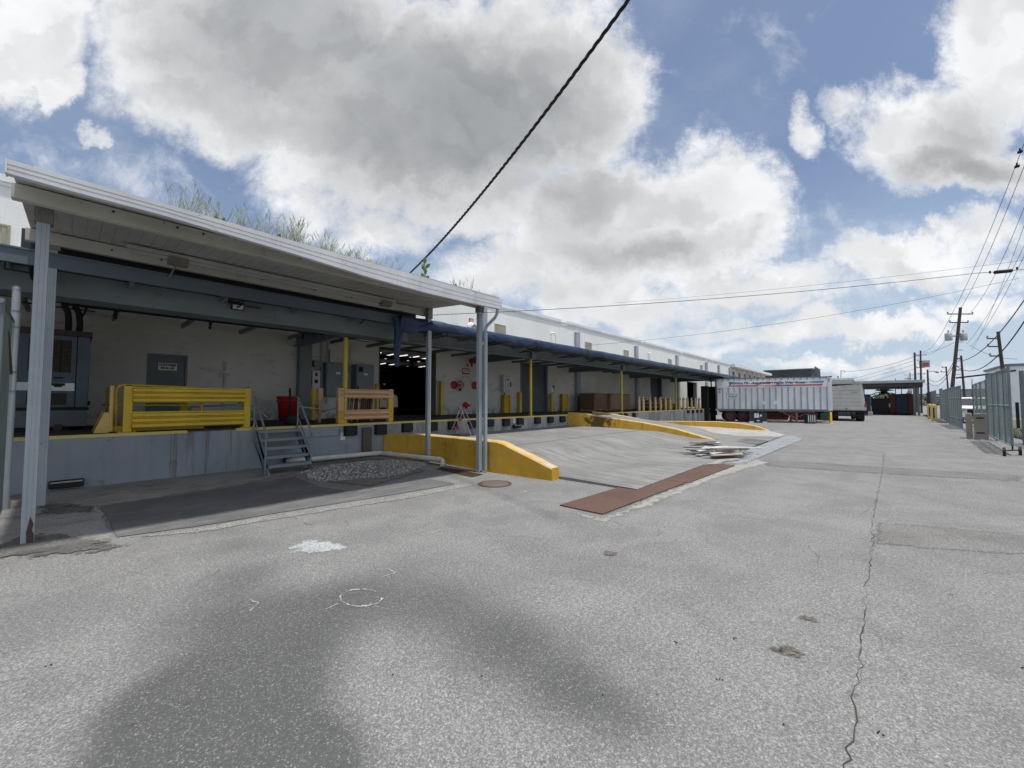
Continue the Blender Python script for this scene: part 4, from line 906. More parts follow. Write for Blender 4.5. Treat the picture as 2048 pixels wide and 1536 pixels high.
MB().box(6.92,6.98,14.97,14.998,2.62,2.72).box(6.92,6.98,14.97,14.998,2.42,2.54).cyl((7.12,14.97,2.5),(7.12,14.97,2.85),.012,6).build('handle',M_lab,d)
t,d=cabinet(7.42,8.16,14.86,1.75,3.2,'deep blue grey electrical cabinet left of the open doorway'); MB().box(7.5,7.68,14.855,14.858,2.9,3.1).build('window',M_dark,d); MB().box(7.46,7.5,14.83,14.858,2.15,2.35).build('handle',M_dark,d)
t=thing('junction_box','small dark grey junction box with a looped cable next to the wall column','junction box',(6.05,15.2,3.2)); MB().box(5.92,6.22,15.08,WY-.003,3.02,3.26).build('case',M_cab,t,.006); MB().tube([(5.95+.12+.11*math.cos(a),15.14,3.0+.09*math.sin(a)) for a in [math.pi+math.pi*i/8 for i in range(9)]],.014,6).build('cable',M_blk,t)
t=thing('meter_box','tall narrow off-white meter box left of the conduits','meter box',(6.0,15.2,2.6)); MB().box(5.88,6.16,15.12,WY-.003,2.12,2.88).build('case',M_elw,t,.006); MB().box(5.98,6.05,15.112,15.119,2.68,2.80).box(5.96,6.07,15.10,15.119,2.42,2.55).build('switch',M_dark,t)
c=MB()
for x in (6.30,): pass
t=thing('conduit_run','pair of vertical grey conduits with cross straps ending in a junction box','conduit',(6.4,15.2,2))
for x in (6.24,): MB().cyl((x,15.24,1.62),(x,15.24,3.95),.035,10).build('conduit',M_cond,t)
MB().cyl((6.12+.32,15.2,1.62),(6.44,15.2,3.98),.03,10).build('conduit',M_cond,t)
MB().box(5.9,6.9,15.25,15.28,3.38,3.42).build('strap',M_cond,t); MB().box(5.7,6.6,15.25,15.28,1.95,1.98).build('strap',M_cond,t); MB().box(6.16,6.5,15.2,15.25,2.75,2.78).build('strap',M_cond,t)
MB().box(6.12,6.52,15.08,WY-.003,1.42,1.66).build('junction_box',M_elw,t,.006); MB().tube([(5.6,15.2,1.72),(5.75,15.1,1.55),(5.95,15.1,1.5),(6.12,15.1,1.5)],.012,6).build('cable',M_blk,t)
t=thing('disconnect_box','small off-white electrical box high above the left cabinet','electrical box',(6.6,15.2,3.6)); MB().box(6.52,6.74,15.15,WY-.003,3.24,3.72).build('case',M_elw,t,.006)
MB().cyl((7.35,15.25,3.2),(7.35,15.25,4.0),.014,8).build('conduit',M_cond,t)
t=thing('cable_tray','three short conduits joining the two blue grey cabinets','conduit',(7.3,15.2,3))
for z in (3.08,2.98,2.88): MB().cyl((7.2,15.2,z),(7.42,15.2,z),.02,8).build('conduit',M_cond,t)
t=thing('electrical_box','white electrical switch box with a black handle above the yellow box guard','electrical box',(16.15,15.2,2.7)); MB().box(15.88,16.42,15.02,WY-.003,2.24,3.2).build('case',M_elw,t,.01); MB().box(16.06,16.38,14.995,15.018,2.3,3.05).build('door',M_elw,t,.005); MB().box(16.08,16.3,14.985,14.993,2.93,2.98).box(16.41,16.45,14.97,15.01,2.55,2.85).build('handle',M_dark,t); MB().box(16.18,16.26,14.99,14.993,2.55,2.62).box(16.18,16.26,14.99,14.993,2.68,2.74).build('label_plate',M_ink,t)
MB().cyl((16.1,15.15,2.12),(16.1,15.15,2.24),.03,8).build('conduit',M_dark,t)
t=thing('wall_conduit','thin vertical off-white conduit with a cross bracket right of the pick-up door','conduit',(3.2,15.25,2.5)); MB().cyl((3.26,15.26,DZ),(3.26,15.26,3.02),.028,8).build('conduit',M_elw,t); MB().box(3.14,3.38,15.22,15.24,2.66,2.7).box(3.14,3.16,15.2,15.22,2.6,2.7).box(3.36,3.38,15.2,15.22,2.6,2.7).build('bracket',M_steel,t)
# fire department connections
def plate(mb,x,z,r,y=15.28): mb.lathe((x,y,z),[(.001,-.05),(r*.9,-.05),(r,-.03),(r,0.01)],24,axis='y')
fd=MB
def wheel(x,z,label):
    t=thing('fire_valve',label,'fire valve',(x,15.2,z),'red fire valves on the wall')
    a=MB(); plate(a,x,z,.20); a.build('cap',M_red,t)
    a=MB(); xx=x+.27; a.lathe((xx,15.12,z),[(.001,0),(.04,0),(.04,.16),(.001,.16)],12,'y')
    a.tube([(xx+.19*math.cos(q),15.12,z+.19*math.sin(q)) for q in [2*math.pi*i/24 for i in range(24)]],.022,8,closed=True)
    for i in range(5):
        q=2*math.pi*i/5+.3; a.tube([(xx,15.12,z),(xx+.18*math.cos(q),15.12,z+.18*math.sin(q))],.016,6)
    a.build('handwheel',M_red,t); MB().box(xx-.03,xx+.03,15.08,15.2,z-.28,z-.18).build('stem',M_dark,t)
    return t
wheel(12.62,2.56,'red fire valve with handwheel, left end of the hanging chain'); wheel(13.98,2.58,'red fire valve with handwheel, partly behind the front right canopy post')
t=thing('fire_alarm_bell','small round red alarm bell high on the wall above the letters sign','alarm bell',(13.73,15.25,3.8)); a=MB(); plate(a,13.75,3.82,.15); a.build('gong',M_red,t); MB().box(13.72,13.77,15.2,15.28,3.53,3.66).build('striker',M_red,t)
t=thing('fire_inlet','round red fire inlet low on the wall behind the stepladder','fire valve',(13.35,15.25,1.55)); a=MB(); plate(a,13.35,1.56,.17); plate(a,13.35,1.56,.11,15.22); a.build('cap',M_red,t); MB().box(13.5,13.6,15.15,15.25,1.52,1.60).build('spout',M_red,t)
ch=MB().tube([(12.95,15.2,2.72),(13.02,15.2,2.9),(13.15,15.2,3.0),(13.3,15.2,3.04),(13.42,15.2,3.02),(13.58,15.2,2.92),(13.7,15.2,2.76),(13.8,15.2,2.7)],.011,6)
tag(ch.build('chain',M_steel,None,o=(13.3,15.2,3)),'thin chain hanging in a hump between the two red fire valves','chain')
M_signr=paint('red sign paint',(.36,.02,.03),.4,.15,(.1,.01,.01),5); M_wht=flat('white lettering',(.75,.75,.74),.5)
t=thing('fire_sign','red sign reading FDC above the chain','sign',(13.38,15.27,3.28)); MB().box(13.14,13.63,15.26,15.285,3.13,3.42).build('panel',M_signr,t,.003); text('FDC',.24,(13.385,15.258,3.275),M_wht,t,bold=.008)
t=thing('notice','tiny dark framed notice on the wall left of the alarm bell','sign',(13.35,15.28,3.6)); MB().box(13.42,13.54,15.275,15.29,3.54,3.64).build('panel',paint('brown notice',(.12,.06,.05),.6,.3),t)
t=thing('warning_sign','small red and white sign high on the white wall','sign',(13.7,15.27,5.9)); MB().box(13.58,13.88,15.27,15.285,5.80,6.02).build('panel',M_signr,t); MB().box(13.61,13.85,15.266,15.269,5.89,5.93).box(13.66,13.70,15.266,15.269,5.84,5.99).box(13.76,13.80,15.266,15.269,5.84,5.99).build('lettering',M_wht,t)
t=thing('alarm_horn','round white alarm gong on the upper white wall below the small red sign','alarm bell',(13.8,15.2,5.55)); a=MB(); a.lathe((13.72,15.28,5.56),[(.27,0),(.27,-.05),(.23,-.09),(.001,-.10)],28,'y'); a.build('backplate',M_cope,t); a=MB(); a.lathe((13.82,15.17,5.56),[(.17,0),(.17,-.03),(.13,-.05),(.12,-.02),(.001,-.02)],24,'y'); a.build('gong',M_steel,t); 
t=thing('overflow_pipe','curved white overflow pipe on the upper white wall','pipe',(20.9,15.2,5.6)); MB().tube([(20.6,15.28,6.12),(20.6,15.15,6.13),(20.75,15.13,6.12),(20.86,15.13,6.0),(20.9,15.13,5.8),(20.9,15.15,4.6)],.05,10).build('pipe',M_cope,t)
t=thing('overflow_pipe','small white vent elbow on the upper wall between the second and third beige vents','pipe',(35.5,15.2,6)); MB().tube([(35.5,15.28,6.2),(35.5,15.12,6.2),(35.5,15.1,6.1),(35.5,15.15,4.9)],.06,8).build('pipe',M_cope,t)
t=thing('pickup_sign','white sign with the words CUSTOMER PICK-UP on the grey door','sign',(1.88,15.3,2.8)); MB().box(1.67,2.09,15.305,15.318,2.66,2.87).build('panel',M_lab,t,.002); text('CUSTOMER',.082,(1.88,15.302,2.81),M_ink,t,bold=.004,xs=.92); text('PICK-UP',.082,(1.88,15.302,2.72),M_ink,t,bold=.004)
t=thing('wall_sign','white sign with a blue triangle right of the grey roll-up door','sign',(20.8,15.27,2.7)); MB().box(20.55,20.95,15.27,15.285,2.2,2.82).build('panel',M_lab,t); MB().prism([(20.6,15.268,2.8),(20.93,15.268,2.8),(20.93,15.268,2.4)],(0,-.003,0)).build('triangle',flat('blue ink',(.08,.16,.28),.6),t); MB().box(20.6,20.92,15.266,15.269,2.3,2.34).box(20.65,20.86,15.266,15.269,2.24,2.26).build('lettering',flat('blue ink',(.08,.16,.28),.6),t)
for (x,z,w_,h_,lb) in ((PY(701.5,0,DY)[0],.78,.13,.20,'white paper notice taped to the dock face right of the stairs'),(PY(1028,0,DY)[0],.96,.11,.2,'small white tag on the dock face between two rubber bumpers')):
    t=thing('paper_notice',lb,'notice',(x,DY,z)); MB().box(x-w_/2,x+w_/2,DY-.008,DY-.003,z-h_/2,z+h_/2).build('paper',M_lab,t); MB().box(x-w_*.25,x+w_*.3,DY-.0105,DY-.0085,z+.03,z+.045).box(x-w_*.25,x+w_*.2,DY-.0105,DY-.0085,z-.01,z).build('print',flat('grey ink',(.25,.25,.25),.6),t)
x=PY(81,900,DY)[0]; tag(MB().box(x-.06,x+.06,DY-.03,DY-.002,.74,.92).build('outlet_cover',paint('cream plastic',(.58,.55,.45),.5,.3),None,.004,o=(x,DY,.8)),'small cream outlet cover on the dock face beside the left canopy post','cover plate')
# bumpers
bx=[703.5,763.7,816.6,867,907,946,981.5,1014,1042,1077,1103,1127,1242.8,1254,1270,1378.5,1387.6,1396.4,1404.7,1413,1420.8]
loc=['under the yellow post of the orange barrier','below the right end of the orange barrier','left of the slim rear canopy post','just right of the rear canopy post','behind the stepladder','right of the stepladder','beside the downspout','second right of the downspout','left of the first beige canopy post','third from the ramp','second from the ramp','next to the black stained ramp kerb']
for i,px in enumerate(bx):
    X=PY(px,852,10.95)[0]; w_=.17 if i<12 else .13
    far=i>=12
    t=thing('dock_bumper',('black rubber dock bumper '+loc[i]) if not far else ('small black rubber bumper on the dock face beyond the ramp' if i<15 else 'small black rubber bumper below the far row of bollards'),'dock bumper',(X,DY,.95),'near rubber dock bumpers' if not far else ('three bumpers just beyond the ramp' if i<15 else 'six bumpers below the far bollards'))
    rn=random.Random(i); h0,h1=(.78,1.055) if not far else (.80,1.05)
    b=MB(); b.box(X-w_,X+w_,DY-.13,DY-.02,h0+rn.uniform(-.02,.02),h1); b.build('pad',M_blk,t,.02)
    MB().box(X-w_-.02,X+w_+.02,DY-.018,DY-.002,h0,h1+.01).build('back_plate',M_dark,t)
for (px,py,lb,zz) in ((133,970,'low black rubber block at the foot of the dock near the left canopy post',.18),(1034,856,'black rubber block low on the dock face below the bumpers',.66)):
    X=PY(px,py,10.98)[0]; t=thing('rubber_block',lb,'dock bumper',(X,DY,zz)); MB().box(X-.22,X+.22,DY-.12,DY-.003,zz,zz+.14).build('pad',M_blk,t,.02); MB().box(X-.2,X+.2,DY-.14,DY-.125,zz+.1,zz+.125).build('plate',M_steel,t)
X=PY(735.5,880,10.95)[0]; t=thing('timber_fender','vertical weathered timber fender on the dock face left of the yellow kerb','timber',(X,DY,.6)); MB().box(X-.14,X+.14,DY-.09,DY-.003,.16,1.0).build('timber',paint('weathered timber',(.11,.095,.08),.9,.6,(.03,.025,.02),5,0,True,.6),t,.02); MB().cyl((X,DY-.091,.85),(X,DY-.1,.85),.02,8).build('bolt',M_rust,t)
# bollards beyond the ramp
M_bol=paint('cream bollard paint',(.62,.47,.27),.55,.4,(.25,.17,.1),3)
bxs=[1278,1286.5,1300,1310.5,1321,1331,1340,1359,1367,1375,1383,1391,1398,1405,1411,1418]
b0=None
for i,px in enumerate(bxs):
    X=PY(px,810,11.3)[0]
    near=i<7
    lab='cream pipe bollard in the nearer row of seven on the dock edge' if near else 'cream pipe bollard in the farther row of nine on the dock edge'
    if b0 is None:
        b0=thing('bollard',lab,'bollard',(X,11.3,DZ),'seven bollards, nearer row')
        MB().lathe((X,11.3,DZ),[(.085,0),(.085,.90),(.07,.94),(.001,.95)],14).build('tube',M_bol,b0); MB().box(X-.04,X+.04,11.2,11.23,DZ+.76,DZ+.86).build('slot',M_dark,b0); MB().lathe((X,11.3,DZ),[(.14,0),(.14,.012),(.08,.013)],14).build('base_plate',M_bol,b0)
    else:
        r_=dup(b0,(X,11.3,DZ),lab); r_['group']='seven bollards, nearer row' if near else 'nine bollards, farther row'
# cardboard boxes
M_card=paint('brown cardboard',(.20,.12,.07),.85,.25,(.1,.06,.04),3,0,False); M_card2=paint('light cardboard',(.30,.185,.115),.85,.2,(.15,.1,.06),3,0,False)
for (a,b,y,mt,lb) in ((22.85,24.55,13.5,M_card,'dark brown pallet box, left one of the cardboard pallet boxes'),(24.62,25.9,13.3,M_card2,'light brown pallet box in the middle, just left of the canopy post'),(25.97,28.0,13.5,M_card2,'wide light brown pallet box behind the yellow canopy post')):
    t=thing('pallet_box',lb,'cardboard box',((a+b)/2,y,DZ),'big cardboard boxes on pallets')
    MB().box(a,b,y,y+1.1,DZ+.13,2.28).build('box',mt,t,.01); MB().box(a-.005,b+.005,y-.005,y+1.105,2.20,2.30).build('lid',M_card,t)
    p=MB(); p.box(a,b,y,y+.12,DZ+.09,DZ+.12); 
    for q in (a,(a+b)/2-.05,b-.1): p.box(q,q+.1,y,y+1.1,DZ,DZ+.089)
    p.box(a,b,y+.4,y+.52,DZ+.09,DZ+.12); p.box(a,b,y+.98,y+1.1,DZ+.09,DZ+.12); p.build('pallet',M_wood[1],t)
# stepladder standing on the apron
zl=interp(P1,10.4)+.02
sl_=thing('stepladder','open red and silver stepladder standing on the concrete apron in front of the dock','stepladder',(9.0,10.4,zl))
AL=[D(897,871,0),];
za=zl; top_=Vector((9.12,10.62,za+1.0))
fa,fb=Vector((8.62,10.66,za)),Vector((8.98,10.82,za)); ra,rb=Vector((9.12,10.12,za)),Vector((9.48,10.30,za))
def mid(a,b,t): return a.lerp(b,t)
tl,tr_=Vector((8.90,10.42,za+.98)),Vector((9.15,10.54,za+.98))
for a,b in ((fa,tl),(fb,tr_)): MB().tube([a,b],.016,6).build('front_rail',M_steel,sl_)
for a,b in ((ra,tl),(rb,tr_)): MB().tube([a,b],.014,6).build('rear_rail',M_steel,sl_)
M_step=paint('red step',(.26,.085,.06),.6,.6,(.5,.45,.4),12)
for t_ in (.30,.62,.93):
    a,b=mid(fa,tl,t_),mid(fb,tr_,t_); u=(b-a).normalized(); nn_=Vector((-u.y,u.x,0))*.06; 
    MB().prism([a-nn_,b-nn_,b+nn_,a+nn_],(0,0,.025)).prism([a-nn_*1.02,b-nn_*1.02,b-nn_*1.02+Vector((0,0,-.09)),a-nn_*1.02+Vector((0,0,-.09))],nn_*.1).build('step',M_step,sl_)
a,b=mid(ra,tl,.5),mid(rb,tr_,.5); MB().tube([a,b],.012,6).build('spreader',M_steel,sl_)
a,b=mid(ra,tl,.25),mid(rb,tr_,.25); a2,b2=mid(ra,tl,.42),mid(rb,tr_,.42); MB().prism([a,b,b2,a2],(.01,0.01,0)).build('label_panel',M_dark,sl_)
# tool/forklift in the doorway
M_cream=paint('cream forklift paint',(.60,.58,.52),.4,.2,(.2,.18,.15),3)
fk=thing('forklift','cream and black forklift parked inside the open doorway, seen from behind','forklift',(10.1,16.9,DZ))
fx,fy=9.72,16.4
cwt=MB(); cwt.prism([(fx-.52,fy,DZ+.35),(fx+.52,fy,DZ+.35),(fx+.50,fy,DZ+.85),(fx+.36,fy,DZ+.96),(fx-.36,fy,DZ+.96),(fx-.50,fy,DZ+.85)],(0,.7,0)); cwt.build('counterweight',M_cream,fk,.05)
MB().box(fx-.28,fx+.26,fy-.006,fy+.0,DZ+.72,DZ+.77).box(fx-.12,fx+.18,fy-.004,fy,DZ+.60,DZ+.63).build('vent_slot',M_dark,fk)
MB().box(fx-.48,fx+.48,fy+.05,fy+1.6,DZ+.12,DZ+.34).build('chassis',M_dark,fk,.03)
for sx_ in (-.4,.4): 
    wl=MB(); wl.lathe((fx+sx_-.08,fy+.35,DZ+.2),[(.001,0),(.2,0),(.2,.16),(.001,.16)],18,'x'); wl.build('wheel',M_blk,fk)
for sx_ in (-.42,.42): MB().tube([(fx+sx_,fy+.5,DZ+.9),(fx+sx_,fy+.6,DZ+2.1),(fx+sx_,fy+1.5,DZ+2.1),(fx+sx_,fy+1.6,DZ+.3)],.03,6).build('guard_pillar',M_dark,fk)
MB().box(fx-.42,fx+.42,fy+.6,fy+1.5,DZ+2.1,DZ+2.14).build('overhead_guard',M_dark,fk); MB().box(fx-.25,fx+.25,fy+.75,fy+.85,DZ+.9,DZ+1.35).build('seat_back',M_dark,fk)
MB().box(fx-.05,fx+.09,fy+.4,fy+.44,DZ+1.42,DZ+1.47).box(fx-.0,fx+.04,fy+.4,fy+.44,DZ+1.36,DZ+1.42).build('lamp',M_cream,fk)
for sx_ in (-.3,.3): MB().box(fx+sx_-.04,fx+sx_+.04,fy+1.65,fy+1.75,DZ+.1,DZ+2.7).build('mast_rail',M_dark,fk)
# pallets etc. behind the bollards
rn=random.Random(9)
for i,(x,y,h,lb) in enumerate(((29.6,12.2,5,'stack of wooden pallets behind the nearer bollards'),(33.9,12.6,3,'low stack of wooden pallets behind the farther bollards'))):
    t=thing('pallet_stack',lb,'pallets',(x,y,DZ))
    for k in range(h):
        z=DZ+.15*k; p=MB(); a0=rn.uniform(-.1,.1)
        for q in range(5): p.obox((x,y+.25*q,z+.125),(1.1,.12,.02),(0,0,a0))
        for q in (-.5,0,.5): p.obox((x+q,y+.5,z+.055),(.09,1.1,.11),(0,0,a0))
        p.build('pallet',M_wood[1] if k%2 else M_wood[0],t)
t=thing('steel_cage','amber painted steel cage behind the farther bollards','cage',(32.9,12.4,DZ))
MB().box(32.3,33.2,12.3,13.2,DZ+.05,DZ+.85).build('box',M_amb,t,.01); MB().box(32.3,33.2,12.25,12.295,DZ+.4,DZ+.45).build('latch_bar',M_dark,t)
# flood lights
for (px,py,Y,lb) in ((472,614,10.5,'small floodlight on the grey fascia under the white canopy'),(962,687,9.95,'black twin floodlight under the blue tarpaulin behind the front right canopy post')):
    x,_,z=PY(px,py,Y); t=thing('floodlight',lb,'floodlight',(x,Y,z)); h=MB(); h.obox((x,Y-.12,z),(.24,.09,.16),(R(25),0,0)); h.build('housing',M_dark,t,.01); h=MB(); h.obox((x,Y-.172,z-.022),(.19,.006,.11),(R(25),0,0)); h.build('lens',flat('frosted lens',(.45,.43,.38),.3),t); MB().tube([(x-.1,Y-.08,z),(x-.14,Y-.03,z+.12),(x-.05,Y+.09,z+.13)],.014,6).build('bracket',M_dark,t)
    if px<500: MB().box(x+.2,x+.5,10.52,10.548,z+.05,z+.065).build('conduit',M_dark,t)
# loose cables under canopy
wire([PY(690,672,11.2),PY(800,672,10.9)],.012,'cable','black cable sagging under the canopy between the yellow post and the tarpaulin tail',M_blk,.18)
tag(MB().tube([(5.3,11.22,3.62),PY(748,620,9.9)],.014,6).build('brace_rod',M_dark,None,o=(5.3,11.2,3.6)),'thin dark diagonal brace rod above the yellow canopy post','rod')
tag(MB().tube([(4.02,11.25,1.62),(4.6,11.4,1.55),(5.6,14.2,1.5)],.012,6).build('rope',M_yel2,None,o=(4,11.25,1.6)),'yellow rope tied from the stair handrail to the bollard','rope')
tag(MB().tube([(5.55,13.9,1.35),(5.1,11.22,1.58)],.012,6).build('rope',paint('pale rope',(.5,.48,.38),.8,.2),None,o=(5.1,11.2,1.5)),'pale rope stretched down from the orange barrier post','rope')
# ---------------------------------------------------------------- trailer backed to the dock
def local_thing(name,label,cat,loc,rz,group=None):
    e=thing(name,label,cat,loc,group); e['o']=(0.,0.,0.); e.rotation_euler=(0,0,rz); return e
A=Vector((37.9,10.2));B=Vector((40.6,2.5)); u=(B-A); TL=u.length; u.normalize(); v=Vector((-u.y,u.x))
def tl(px,dy=0):
    r=ray(px,803); o=A+v*dy; # solve t*r = o + s*u
    det=r[0]*(-u.y)+r[1]*u.x; t=(o.x*(-u.y)+o.y*u.x)/det; return (Vector((r[0]*t,r[1]*t))-o).dot(u)
M_trw=paint('white trailer panel',(.66,.70,.74),.4,.25,(.3,.3,.3),1.5); M_rib=paint('dull aluminium',(.34,.35,.38),.45,.4,(.15,.15,.15),3,.3)
t=local_thing('semi_trailer','long white ribbed semi trailer with lettered side at the far dock end','trailer',(A.x,A.y,0),math.atan2(u.y,u.x))
z0,z1=1.05,3.74
MB().box(0.02,TL-.02,.02,2.45,z0,z1).build('body',M_trw,t)
r_=MB(); n=18
for i in range(n+1):
    x=.02+(TL-.34)*i/n; r_.box(x-.045,x+.045,-.012,.018,z0+.07,2.93).box(x-.045,x+.045,-.012,.018,3.5,z1-.05)
r_.build('side_posts',M_rib,t)
MB().box(0,TL,-.016,.016,z0-.10,z0+.06).box(0,TL,-.02,.018,z1-.06,z1+.02).build('side_rails',paint('dark rail',(.14,.145,.16),.5,.3),t)
MB().box(TL-.30,TL,-.02,.6,z0-.05,z1).box(TL-.02,TL+.03,.6,2.45,z0-.05,z1).build('front_corner',M_trw,t,.03)
MB().box(TL-.05,TL+.02,0,2.45,z1+.001,z1+.05).build('top_cap',M_dark,t)
bd=MB().box(.0,TL-.32,-.028,-.021,2.93,3.5).build('logo_band',paint('white band',(.74,.76,.80),.4,.1),t)
M_navy=flat('navy lettering',(.03,.045,.16),.5); M_teal=flat('teal stripe',(.12,.27,.36),.5); M_rs=flat('red stripe',(.45,.10,.13),.5); M_bl=flat('blue stripe',(.16,.28,.45),.5)
text('T',.50,((tl(1455)+tl(1464))/2,-.033,3.2),M_navy,bd,bold=.03,shear=.4)
a,b=tl(1464),tl(1487); s=MB(); s.prism([(a+.08,-.034,3.42),(b,-.034,3.37),(b,-.034,3.22),(a-.02,-.034,3.22)],(0,.004,0)); s.build('teal_stripe',M_teal,bd)
a,b=tl(1465),tl(1517); s=MB(); s.prism([(a-.05,-.034,3.14),(b,-.034,3.14),(b,-.034,3.02),(a-.12,-.034,3.02)],(0,.004,0)); s.build('red_stripe',M_rs,bd)
a,b=tl(1530),tl(1648); s=MB(); s.prism([(a,-.034,3.12),(b,-.034,3.16),(b-.15,-.034,3.02),(a,-.034,3.02)],(0,.004,0)); s.build('red_stripe',M_rs,bd)
a,b=tl(1616),tl(1650); s=MB(); s.prism([(a,-.034,3.34),(a+.5,-.034,3.42),(b,-.034,3.42),(b-.1,-.034,3.24),(a+.4,-.034,3.24)],(0,.004,0)); s.build('blue_stripe',M_bl,bd)
a,b=tl(1522),tl(1548); cx_=(a+b)/2+.1; rng=[(cx_+.85*math.cos(q),-.0335,3.25+.17*math.sin(q)) for q in [2*math.pi*i/28 for i in range(28)]]
MB().tube(rng,.028,4,closed=True).build('red_oval',M_rs,bd); a=tl(1549); MB().prism([(a,-.036,3.0),(a+.18,-.036,3.0),(a+.5,-.036,3.44),(a+.32,-.036,3.44)],(0,.003,0)).prism([(a+.3,-.036,3.0),(a+.8,-.036,3.05),(a+.8,-.036,3.12),(a+.35,-.036,3.09)],(0,.003,0)).build('blue_mark',M_bl,bd)
a,b=tl(1487),tl(1615); tx=text('The Automotive Parts Warehouse',.25,((a+b)/2,-.040,3.31),M_navy,bd,bold=.012,shear=.25)
me=tx.data; ww=max(q.co.x for q in me.vertices)-min(q.co.x for q in me.vertices); k=(b-a)/ww
for q in me.vertices: q.co.x=(a+b)/2+(q.co.x-(a+b)/2)*k
text('Since 1926 1-800',.13,((tl(1531)+tl(1570))/2+.5,-.040,3.08),M_navy,bd,bold=.004,xs=1.2)
pl=MB().box(tl(1454),tl(1476),-.024,-.016,1.98,2.48).build('side_sign',paint('pale sign',(.62,.65,.66),.5,.1),t)
text('ARTRICK',.19,((tl(1454)+tl(1476))/2,-.027,2.34),flat('grey ink',(.25,.25,.25),.6),pl,bold=.004); MB().box(tl(1456.5),tl(1473.5),-.027,-.025,2.14,2.22).box(tl(1457.5),tl(1472.5),-.027,-.025,2.05,2.08).build('sign_lines',flat('grey ink',(.25,.25,.25),.6),pl)
for px in (1527,1550):
    c=tl(px); s=MB(); s.prism([(c-.18,-.018,1.62),(c,-.018,1.46),(c+.18,-.018,1.62),(c+.18,-.018,1.82),(c-.18,-.018,1.82)],(0,.012,0)); s.build('patch',M_trw,t)
MB().box(TL-.24,TL-.14,-.026,-.021,3.35,3.62).build('code_letters',flat('grey ink',(.25,.25,.25),.6),t); MB().box(.12,.3,-.026,-.021,2.72,2.86).box(.16,.28,-.026,-.021,2.5,2.62).build('code_letters',flat('grey ink',(.25,.25,.25),.6),t)
for x in (1.0,2.0):
    for y in (.02,1.85):
        w_=local=MB(); w_.lathe((x,y,.50),[(.30,0),(.46,0),(.50,.04),(.50,.5),(.46,.55),(.3,.55)],26,'y'); wo=w_.build('tyre',M_blk,t)
        MB().lathe((x,y+.02,.50),[(.001,.10),(.12,.02),(.14,.08),(.27,.10),(.31,.0),(.31,.04)],22,'y').build('rim',paint('dull red rim',(.13,.035,.035),.6,.4),wo)
MB().box(.3,2.8,.6,1.9,.8,.94).box(.5,TL-.3,.95,1.15,.82,.945).box(.5,TL-.3,1.4,1.6,.82,.945).build('chassis',M_dark,t)
xl=tl(1593.5)
M_pk=paint('faded pink leg',(.32,.15,.15),.6,.4)
for y in (.15,2.1): 
    MB().box(xl-.07,xl+.07,y,y+.12,.10,.94).box(xl-.16,xl+.16,y-.05,y+.17,.03,.10).build('landing_leg',M_pk,t)
MB().tube([(xl-1.1,.2,.93),(xl-.1,.2,.42)],.035,6).tube([(xl+1.1,.2,.93),(xl+.1,.2,.5)],.035,6).box(xl-1.2,xl+1.2,.15,.2,.86,.93).build('leg_brace',M_pk,t)
MB().box(-.12,-.0,.1,2.4,.55,.95).build('rear_bumper',M_dark,t)
# dock seal beside the trailer
tag(MB().box(37.1,37.55,10.75,11.3,0.0,3.1).box(39.0,39.5,10.75,11.3,0.,3.1).build('dock_seal',M_dark,None,.03,o=(37.5,11,0)),'black padded dock seal at the rear of the white trailer','dock seal')
# things under and behind the trailer
def tw(px,dy,z=0): s=tl(px,dy); p=A+v*dy+u*s; return (p.x,p.y,z)
M_bin=paint('dark red skip',(.12,.02,.016),.5,.4,(.05,.02,.02),2)
for px0,px1,lb in ((1522,1583,'left one of the two dark red skips seen below the trailer floor'),(1588,1640,'right one of the two dark red skips seen below the trailer floor')):
    o=tw(px0,3.2); e=local_thing('skip',lb,'skip',o,math.atan2(u.y,u.x),'red skips behind the trailer'); ln=tl(px1,3.2)-tl(px0,3.2)
    MB().prism([(.0,0,.1),(ln-.3,0,.1),(ln,0,1.25),(-.2 if px0<1550 else 0,0,1.25)],(0,1.5,0)).build('tub',M_bin,e,.02)
    MB().box(-.1,ln,-.05,-.002,1.2,1.3).box(0,ln-.2,-.04,-.002,.6,.66).build('rim',M_bin,e)
    for q in (.4,ln*.5,ln-.6): MB().box(q,q+.08,-.06,-.003,.1,1.19).build('rib',M_bin,e)
e=local_thing('dumpster','dark green dumpster behind the front end of the trailer','dumpster',tw(1640,3.0),math.atan2(u.y,u.x)); ln=tl(1660,3)-tl(1640,3)
M_grn=paint('dark green paint',(.015,.075,.04),.5,.3)
MB().box(0,ln,0,1.4,.12,1.2).build('tub',M_grn,e,.02); MB().box(-.03,ln+.03,-.04,1.44,1.205,1.28).build('lid',M_grn,e)
o=tw(1498,-.9); e=local_thing('crate','low dark blue crate with white labels standing in front of the trailer','crate',o,math.atan2(u.y,u.x)); ln=tl(1533,-.9)-tl(1498,-.9)
M_cr=paint('dark blue crate',(.025,.035,.05),.5,.3)
MB().box(0,ln,0,1.0,.12,.86).build('body',M_cr,e,.015); MB().box(-.02,ln+.02,-.02,1.02,.865,.92).build('lid',M_dark,e)
for a,b,c,d_ in ((.28,.55,.42,.78),(.6,.72,.52,.68),(.42,.58,.13,.22)): MB().box(ln*a,ln*b,-.008,-.002,c,d_).build('label_plate',M_lab,e)
for q in (0,ln-.3): MB().box(q,q+.3,-.01,.2,.0,.118).build('foot',M_lab,e)
o=tw(1613,-.7); e=local_thing('pallet_crate','dark slatted crate with four white bars in front of the trailer','crate',o,math.atan2(u.y,u.x)); ln=tl(1632,-.7)-tl(1613,-.7)
MB().box(0,ln,0,.8,.02,.72).build('body',M_cr,e,.01)
for k in range(4): MB().box(ln*(.12+.22*k),ln*(.2+.22*k),-.02,-.002,.12,.66).build('bar',M_lab,e)
